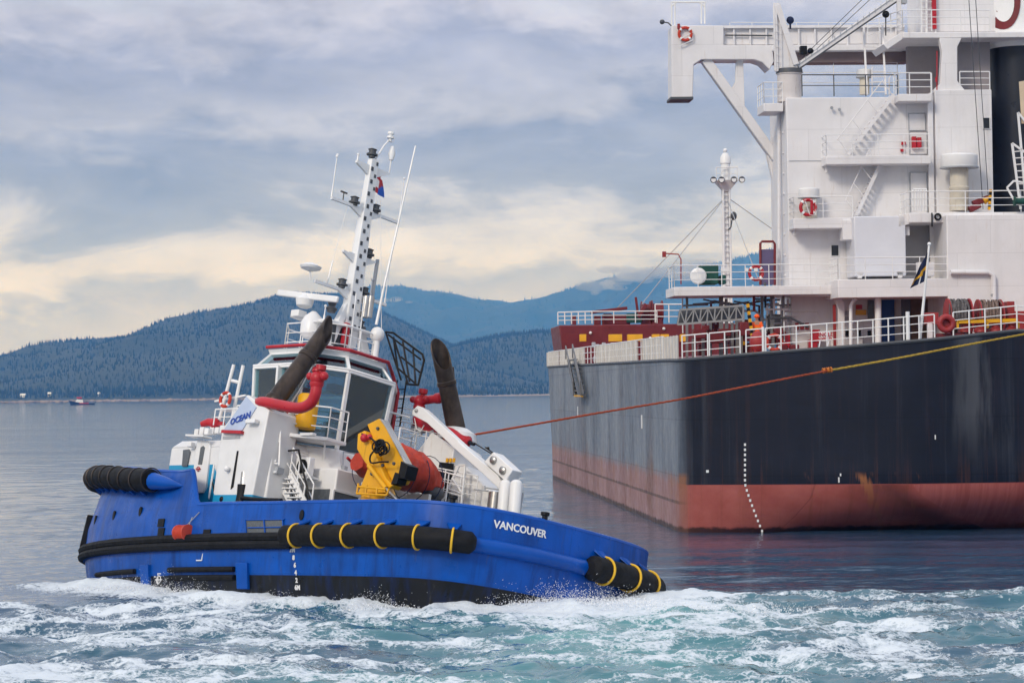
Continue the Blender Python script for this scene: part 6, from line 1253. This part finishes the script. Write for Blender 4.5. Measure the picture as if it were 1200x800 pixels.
def water_mat():
    m = bpy.data.materials.new('sea_water'); m.use_nodes = True; nt = m.node_tree; b = nt.nodes['Principled BSDF']
    tc = nt.nodes.new('ShaderNodeTexCoord'); v = tc.outputs['Object']; sx = nt.nodes.new('ShaderNodeSeparateXYZ'); nt.links.new(v, sx.inputs[0])
    fa = nt.nodes.new('ShaderNodeAttribute'); fa.attribute_name = 'foam'; ae = nt.nodes.new('ShaderNodeAttribute'); ae.attribute_name = 'aerated'
    f1 = noise(nt, vscale(nt, v, (1.5, 1.4, 1.6)), 1, 8, .72, .8); f2 = noise(nt, v, 7.5, 5, .65, .3)
    vor = nt.nodes.new('ShaderNodeTexVoronoi'); vor.feature = 'DISTANCE_TO_EDGE'; vor.inputs['Scale'].default_value = 2.6
    wv = nt.nodes.new('ShaderNodeMix'); wv.data_type = 'VECTOR'; wv.inputs[0].default_value = .12; nt.links.new(v, wv.inputs[4]); nn = nt.nodes.new('ShaderNodeTexNoise'); nn.inputs['Scale'].default_value = 1.8; nn.inputs['Detail'].default_value = 5; nt.links.new(v, nn.inputs['Vector']); nsc = nt.nodes.new('ShaderNodeVectorMath'); nsc.operation = 'SCALE'; nsc.inputs['Scale'].default_value = 14; nt.links.new(nn.outputs['Color'], nsc.inputs[0]); nt.links.new(nsc.outputs[0], wv.inputs[5]); nt.links.new(wv.outputs[1], vor.inputs['Vector'])
    web = ramp(nt, vor.outputs['Distance'], [(.0, 1.), (.16, .0)])
    F = math_node(nt, 'ADD', fa.outputs['Fac'], math_node(nt, 'MULTIPLY', math_node(nt, 'SUBTRACT', f1, .5), 1.5))
    F = math_node(nt, 'ADD', F, math_node(nt, 'MULTIPLY', math_node(nt, 'SUBTRACT', f2, .5), .95))
    F = math_node(nt, 'ADD', F, math_node(nt, 'MULTIPLY', web, .26))
    F = math_node(nt, 'MULTIPLY', ramp(nt, F, [(.47, 0.), (.58, .48), (.86, 1.)]), ramp(nt, fa.outputs['Fac'], [(.0, 0.), (.10, 1.)]))
    deep = mixc(nt, ae.outputs['Fac'], (.030, .072, .135), (.085, .27, .28))
    thin = mixc(nt, F, deep, (.66, .72, .77))
    nt.links.new(thin, b.inputs['Base Color']); b.inputs['IOR'].default_value = 1.33
    nt.links.new(math_node(nt, 'MULTIPLY_ADD', F, .55, .045), b.inputs['Roughness'])
    nt.links.new(math_node(nt, 'SUBTRACT', .5, math_node(nt, 'MULTIPLY', F, .3)), b.inputs['Specular IOR Level'])
    # ripples
    dist_ = math_node(nt, 'MULTIPLY', sx.outputs[1], 1/1500., clamp=True)
    b1 = nt.nodes.new('ShaderNodeBump'); b1.inputs['Distance'].default_value = .055; nt.links.new(ramp(nt, noise(nt, vscale(nt, v, (.006, .03, 1)), 1, 4, .6), [(.38, .25), (.62, 1.)]), b1.inputs['Strength'])
    nt.links.new(noise(nt, vscale(nt, v, (.9, 1.9, 1)), 1, 6, .6), b1.inputs['Height'])
    b2 = nt.nodes.new('ShaderNodeBump'); b2.inputs['Distance'].default_value = .15; b2.inputs['Strength'].default_value = 1
    nt.links.new(noise(nt, vscale(nt, v, (.05, .16, 1)), 1, 6, .65), b2.inputs['Height'])
    b3 = nt.nodes.new('ShaderNodeBump'); b3.inputs['Distance'].default_value = .035; b3.inputs['Strength'].default_value = 1; nt.links.new(math_node(nt, 'MULTIPLY', f2, fa.outputs['Fac'], ), b3.inputs['Height'])
    nt.links.new(b2.outputs[0], b1.inputs['Normal']); nt.links.new(b1.outputs[0], b3.inputs['Normal']); nt.links.new(b3.outputs[0], b.inputs['Normal'])
    return m
me.materials.append(water_mat()); wo = bpy.data.objects.new('water', me); COL.objects.link(wo); wo['kind'] = 'structure'
# spray thrown up where the hull slams the wake
FOAM = paint('spray_white', (.82, .84, .86), .6, var=.05)
m = MB(); r2 = np.random.default_rng(3)
def wz(px_, py_): return 0
def cluster(px, py, n_, sx_, h_, Y0, seed):
    r_ = np.random.default_rng(seed); c = pick(W0, px, py, 1, Y0)
    for k in range(int(n_*2.2)):
        a = r_.normal(0, sx_); b = r_.normal(0, .5); hh = abs(r_.normal(0, h_))*math.exp(-(a/sx_)**2*.35); s_ = float(r_.uniform(.006, .020)*(1.5 if hh < h_*.4 else .8))
        p = c+Vector((float(a), float(b), float(hh))); p.z = max(.05, p.z)
        d = Vector([float(t_) for t_ in r_.normal(0, 1, 3)]).normalized()*s_; e = d.orthogonal().normalized()*s_; g_ = d.cross(e).normalized()*s_
        m.add([p+d, p+e, p+g_, p-d-e-g_], [(0, 1, 2), (0, 2, 3), (0, 3, 1), (1, 3, 2)])
i_ = 0
for px, py, n_, sx_, h_ in ((205, 690, 380, .5, .28), (235, 694, 300, .8, .2), (130, 690, 260, .9, .16), (440, 712, 300, .5, .25), (480, 708, 300, .6, .22), (560, 706, 700, .35, .42), (585, 707, 500, .6, .3), (650, 706, 700, .7, .30), (700, 706, 500, .7, .26), (745, 708, 400, .8, .2), (160, 690, 300, .6, .2), (330, 702, 300, .9, .12), (400, 712, 300, .8, .14), (800, 712, 260, 1.2, .16), (930, 716, 260, 1.6, .12)):
    i_ += 1; s0 = pick(W0, px, py, 2, 0.2); cluster(px, py, n_, sx_, h_, s0.y-.2, 100+i_)
sp_ = m.build('spray', FOAM, None, smooth=False); sp_['kind'] = 'stuff'
# ================================================================== HILLS, FORESTS
def ridge_fn(tab, Y):
    P = [pick(W0, px, py, 1, Y) for px, py in tab]; return np.array([p.x for p in P]), np.array([p.z for p in P])
def hill(name, tab, Y0, Y1, Yb, tree_n, th, seed, rough_=18, x_pad=900, shore=None, cols=((.014, .026, .018), (.035, .045, .024)), tree=True):
    rx_, rz_ = ridge_fn(tab, Y1); x0, x1 = rx_[0]-x_pad, rx_[-1]+x_pad; nx_ = 260; ny_ = 90
    rx_ = np.concatenate([[x0], rx_, [x1]]); rz_ = np.concatenate([[-6], rz_, [-6]]) if shore is None else np.concatenate([[shore[0]], rz_, [shore[1]]])
    gx = np.linspace(x0, x1, nx_); v = np.linspace(0, 1, ny_); GX, GV = np.meshgrid(gx, v)
    def height(Xa, Ya, far=False):
        rz = np.interp(Xa, rx_, rz_); 
        front = np.clip((Ya-Y0)/(Y1-Y0), 0, 1); back = np.clip((Ya-Y1)/(Yb-Y1), 0, 1)
        prof = 1-(1-front)**1.45
        nz = fbm(Xa*.0016+seed, Ya*.0016, 4, seed, .5, True); n2 = fbm(Xa*.006, Ya*.006, 3, seed+9)
        h = rz*prof*(1-.9*back)+(nz*rough_*3-rough_)*np.sin(front*np.pi)*(rz > 5)*1.0+n2*rough_*.35*np.sin(np.clip(front*1.02, 0, 1)*np.pi)
        return np.where(Ya <= Y0+1, -3, np.maximum(h, -3))
    GY = Y0+(Yb-Y0)*GV; base_shift = 60*fbm(GX*.004, GX*0+seed, 3, seed+4)*(1-GV)**3; GY = GY+base_shift
    Hh = height(GX, Y0+(Yb-Y0)*GV)
    vs = np.stack([GX, GY, Hh], -1).reshape(-1, 3); idx = np.arange(nx_*ny_).reshape(ny_, nx_); fs = np.stack([idx[:-1, :-1], idx[:-1, 1:], idx[1:, 1:], idx[1:, :-1]], -1).reshape(-1, 4)
    me = bpy.data.meshes.new(name); me.from_pydata(vs.tolist(), [], fs.tolist()); me.polygons.foreach_set('use_smooth', [True]*len(me.polygons))
    mt = bpy.data.materials.new(name+'_ground'); mt.use_nodes = True; nt = mt.node_tree; b = nt.nodes['Principled BSDF']; tc = nt.nodes.new('ShaderNodeTexCoord'); v_ = tc.outputs['Object']
    c = mixc(nt, ramp(nt, noise(nt, vscale(nt, v_, (.004, .004, .012)), 1, 8, .7), [(.35, 0.), (.65, 1.)]), cols[0], cols[1]); c = mixc(nt, 1., c, ramp(nt, noise(nt, vscale(nt, v_, (.05, .05, .05)), 1, 5, .7), [(.3, .6), (.7, 1.3)]), 'MULTIPLY')
    sx = nt.nodes.new('ShaderNodeSeparateXYZ'); nt.links.new(v_, sx.inputs[0]); c = mixc(nt, math_node(nt, 'MULTIPLY', math_node(nt, 'SUBTRACT', 3.5, sx.outputs[2]), .8, clamp=True), c, (.24, .19, .15))
    nt.links.new(c, b.inputs['Base Color']); b.inputs['Roughness'].default_value = .95; me.materials.append(mt)
    o = bpy.data.objects.new(name, me); COL.objects.link(o); o['kind'] = 'structure'
    if tree_n:
        r_ = np.random.default_rng(seed); tx_ = r_.uniform(x0, x1, tree_n); u = r_.random(tree_n); nr = int(tree_n*.3); ty_ = np.where(np.arange(tree_n) < nr, Y1+r_.normal(0, (Y1-Y0)*.03, tree_n), Y0+(Y1-Y0)*(.02+1.02*u**1.1))
        nf = int(tree_n*.12); ty_[nr:nr+nf] = Y0+(Y1-Y0)*r_.uniform(.02, .07, nf)
        hz_ = height(tx_, ty_); ok = hz_ > 1.5; tx_, ty_, hz_ = tx_[ok], ty_[ok], hz_[ok]; n = len(tx_)
        tone = perlin(tx_*.004, ty_*.004, seed+3)*1.2+r_.normal(0, .25, n)
        hh = th*r_.uniform(.55, 1.25, n)*(1+.25*(r_.random(n) < .05)); ww = hh*r_.uniform(.16, .28, n); K = 5; VS = []; FS = []
        ang = np.arange(K)*2*np.pi/K
        base = np.zeros((n, 2*K+2, 3))
        for lvl, (zf, wf) in enumerate(((.0, 1.0), (.38, .62))):
            for k in range(K):
                rot = ang[k]+r_.uniform(0, 6, n)*0+lvl*.6; wv_ = ww*wf*r_.uniform(.7, 1.2, n)
                base[:, lvl*K+k] = np.stack([tx_+np.cos(rot)*wv_, ty_+np.sin(rot)*wv_, hz_-1+hh*zf], -1)
        base[:, 2*K] = np.stack([tx_, ty_, hz_+hh*.62], -1); base[:, 2*K+1] = np.stack([tx_+r_.normal(0, .3, n), ty_, hz_+hh], -1)
        tri = [(k, (k+1) % K, 2*K) for k in range(K)]+[(K+k, K+(k+1) % K, 2*K+1) for k in range(K)]; tri = np.array(tri)
        Fq = (tri[None]+(np.arange(n)*(2*K+2))[:, None, None]).reshape(-1, 3); Vq = base.reshape(-1, 3)
        me = bpy.data.meshes.new('forest'); me.vertices.add(len(Vq)); me.vertices.foreach_set('co', Vq.ravel().astype(np.float32)); me.loops.add(Fq.size); me.loops.foreach_set('vertex_index', Fq.ravel().astype(np.int32)); me.polygons.add(len(Fq)); me.polygons.foreach_set('loop_start', np.arange(0, Fq.size, 3, dtype=np.int32)); me.polygons.foreach_set('loop_total', np.full(len(Fq), 3, dtype=np.int32)); me.update()
        me.polygons.foreach_set('material_index', np.repeat(np.where(tone > .35, 1, np.where(tone < -.25, 2, 0)), 2*K).astype(np.int32))
        for nm, c in (('fir_green', (.012, .026, .018)), ('olive_green', (.030, .040, .022)), ('dark_fir', (.008, .017, .013))): me.materials.append(paint(nm, c, .9, var=.3, scale=.05))
        o2 = bpy.data.objects.new('forest', me); COL.objects.link(o2); o2['kind'] = 'stuff'
    return height
HL = hill('left_hill', [(-160, 462), (-60, 450), (0, 437), (50, 423), (85, 413), (100, 407), (120, 399), (150, 397), (170, 400), (200, 389), (230, 372), (270, 364), (300, 360), (325, 350), (350, 346), (400, 348), (450, 368), (500, 392), (560, 420), (620, 448)], 4100, 6300, 8200, 45000, 8, 3, rough_=9)
HM = hill('wooded_headland', [(440, 459), (480, 440), (500, 426), (530, 408), (560, 400), (600, 393), (640, 390), (700, 388), (800, 384), (900, 380), (1000, 380), (1100, 384), (1250, 390)], 4750, 5700, 7400, 16000, 10, 6, rough_=8, x_pad=400, shore=(-6, 60))
HF = hill('far_mountain', [(250, 430), (300, 372), (350, 348), (400, 344), (440, 337), (470, 337), (500, 343), (530, 346), (560, 353), (600, 357), (640, 350), (680, 336), (720, 326), (760, 318), (800, 314), (840, 310), (870, 303), (900, 294), (940, 282), (1000, 276), (1100, 290), (1300, 340)], 10500, 13500, 16500, 15000, 15, 11, rough_=45, x_pad=1500)
# houses on the far shore
def house(px, wd, dp, hh, wall, roof, label):
    p = pick(W0, px, 466, 1, 4170); p.z = max(1.5, float(HL(np.array([p.x]), np.array([4170.]))[0])-1); e = empty('house', Matrix.Translation(p), label, 'house', 'houses on the far left shore')
    q = MB(); q.box((-wd/2, -dp/2, -3), (wd/2, dp/2, hh)); q.build('wall', wall, e); q = MB(); q.prism([(-wd/2-.6, -dp/2-.6, hh), (wd/2+.6, -dp/2-.6, hh), (wd/2+.6, 0, hh+2.6), (-wd/2-.6, 0, hh+2.6)], (0, .3, 0)); q.prism([(-wd/2-.6, dp/2+.6, hh), (wd/2+.6, dp/2+.6, hh), (wd/2+.6, 0, hh+2.6), (-wd/2-.6, 0, hh+2.6)], (0, -.3, 0)); q.build('roof', roof, e)
    for k in (-.25, .25): q = MB(); q.box((wd*k-.7, -dp/2-.05, hh*.4), (wd*k+.7, -dp/2, hh*.8)); q.build('window', WINDOW, e)
house(27, 8, 7, 4.5, SHELL, SHELL, 'low white house on the far shore near the left edge')
house(58, 4.5, 6, 5.5, paint('yellow_wall', (.7, .6, .25), .7), SHELL, 'narrow pale yellow house on the far shore between the white house and the small tug')
house(116, 3, 4, 4, SHELL, SHELL, 'tiny white house on the far shore just right of the small tug')
# shoreline boulders
m = MB(); r_ = np.random.default_rng(12)
for k in range(420):
    px = r_.choice([r_.uniform(-20, 330), r_.uniform(-20, 140)]); Yk = 4105+r_.uniform(-20, 45); p = pick(W0, px, 466, 1, Yk); s_ = r_.uniform(1.2, 4.0); m.ell((p.x, Yk+60*float(fbm(np.array([p.x*.004]), np.array([3.]), 3, 7)[0]), r_.uniform(0, 1.5)), (s_*1.5, s_, s_*.8), 6, 4)
rk = m.build('shore_rocks', ROCK, None, smooth=False); rk['kind'] = 'stuff'
# small far tug
bp = pick(W0, 96, 474.2, 2, 0); bm_ = Matrix.Translation(bp) @ Matrix.Rotation(R(186), 4, 'Z'); sc = bp.y/3000.
bt = empty('distant_tugboat', bm_, 'tiny distant tug with dark bow and red top near the far left shore', 'tugboat')
U = sc   # metres per photo pixel there
q = MB(); ns = 14; vs = []
for k in range(ns+1):
    t = k/ns; x = 15-30*t; w_ = 3.6*(1-(1-min(1, t*2.2))**2)**.5 if t < .46 else 3.6; h_ = 5.2-3.4*min(1, t/.55)+(.4*max(0, t-.8)); x *= U
    for yy, z_ in ((w_, h_), (w_*.85, 0), (w_*.3, -1.2), (-w_*.3, -1.2), (-w_*.85, 0), (-w_, h_)): vs.append((x-(0 if z_ > 0 else (1.5*(1-t))), (yy+(.05 if yy > 0 else -.05))*U*.7, z_*U))
q.add(vs, [(k*6+j, k*6+(j+1) % 6, (k+1)*6+(j+1) % 6, (k+1)*6+j) for k in range(ns) for j in range(6)]+[tuple(range(6)), tuple(range(ns*6, ns*6+6))]); q.build('hull', paint('boat_navy', (.01, .02, .06), .4), bt)
q = MB(); q.box((-8*U, -2.65*U, 1.3*U), (3*U, 2.65*U, 2.4*U)); q.build('red_band', RED, bt)
q = MB(); q.prism([(8.5*U, -2*U, 2.5*U), (-1.5*U, -2*U, 1.5*U), (-1*U, -2*U, 6*U), (5.5*U, -2*U, 6.6*U)], (0, 4*U, 0)); q.build('cabin', SHELL, bt, bevel=.2)
q = MB(); q.box((.5*U, -1.6*U, 6*U), (5*U, 1.6*U, 7.4*U)); wh_ = q.build('wheelhouse', WINDOW, bt); q = MB(); q.box((0, -1.9*U, 7.3*U), (6*U, 1.9*U, 9.2*U)); q.build('roof', RED, bt, bevel=.3)
q = MB(); q.tube((2.5*U, 0, 9*U), (2.5*U, 0, 11.5*U), .25); q.box((-8*U, -1*U, 1.5*U), (-4*U, 1*U, 3.6*U)); q.build('winch_and_mast', DGREY, bt)
# ================================================================== AIR
q = MB(); q.box((-17400, -17400, -8), (17400, 17400, 880)); hz = q.build('haze', MATS['white_paint'], None, smooth=False); hz.data.materials.clear()
hm = bpy.data.materials.new('haze_volume'); hm.use_nodes = True; nt = hm.node_tree; nt.nodes.clear(); pv = nt.nodes.new('ShaderNodeVolumePrincipled'); pv.inputs['Color'].default_value = (.08, .34, 1.0, 1); pv.inputs['Absorption Color'].default_value = (1, 1, 1, 1); pv.inputs['Density'].default_value = HAZE_D; pv.inputs['Anisotropy'].default_value = .0
oo = nt.nodes.new('ShaderNodeOutputMaterial'); nt.links.new(pv.outputs[0], oo.inputs['Volume']); hz.data.materials.append(hm); hz['kind'] = 'stuff'; hz.display_type = 'WIRE'

# low cloud caught on the far ridge
cvm = bpy.data.materials.new('cloud_volume'); cvm.use_nodes = True; nt = cvm.node_tree; nt.nodes.clear(); pv = nt.nodes.new('ShaderNodeVolumePrincipled'); pv.inputs['Color'].default_value = (.98, .98, 1, 1); pv.inputs['Density'].default_value = .010
oo = nt.nodes.new('ShaderNodeOutputMaterial'); nt.links.new(pv.outputs[0], oo.inputs['Volume'])
m = MB(); r_ = np.random.default_rng(21)
for px, py, w_, h_, k_ in ((748, 322, 46, 9, 14), (715, 332, 26, 7, 6), (790, 318, 50, 10, 14), (470, 352, 22, 4, 4), (705, 345, 10, 5, 3)):
    for k in range(k_):
        p = pick(W0, px+r_.normal(0, w_*.45), py+r_.normal(0, h_*.45), 1, 12300+r_.normal(0, 260)); s_ = float(r_.uniform(.35, 1.))*h_*4.1*1.5; m.ell(p, (s_*float(r_.uniform(1.2, 2.6)), s_, s_*float(r_.uniform(.4, .8))), 14, 8)
cm = m.build('ridge_mist', MATS['white_paint'], None, smooth=True); cm.data.materials.clear(); cm.data.materials.append(cvm); cm['kind'] = 'stuff'
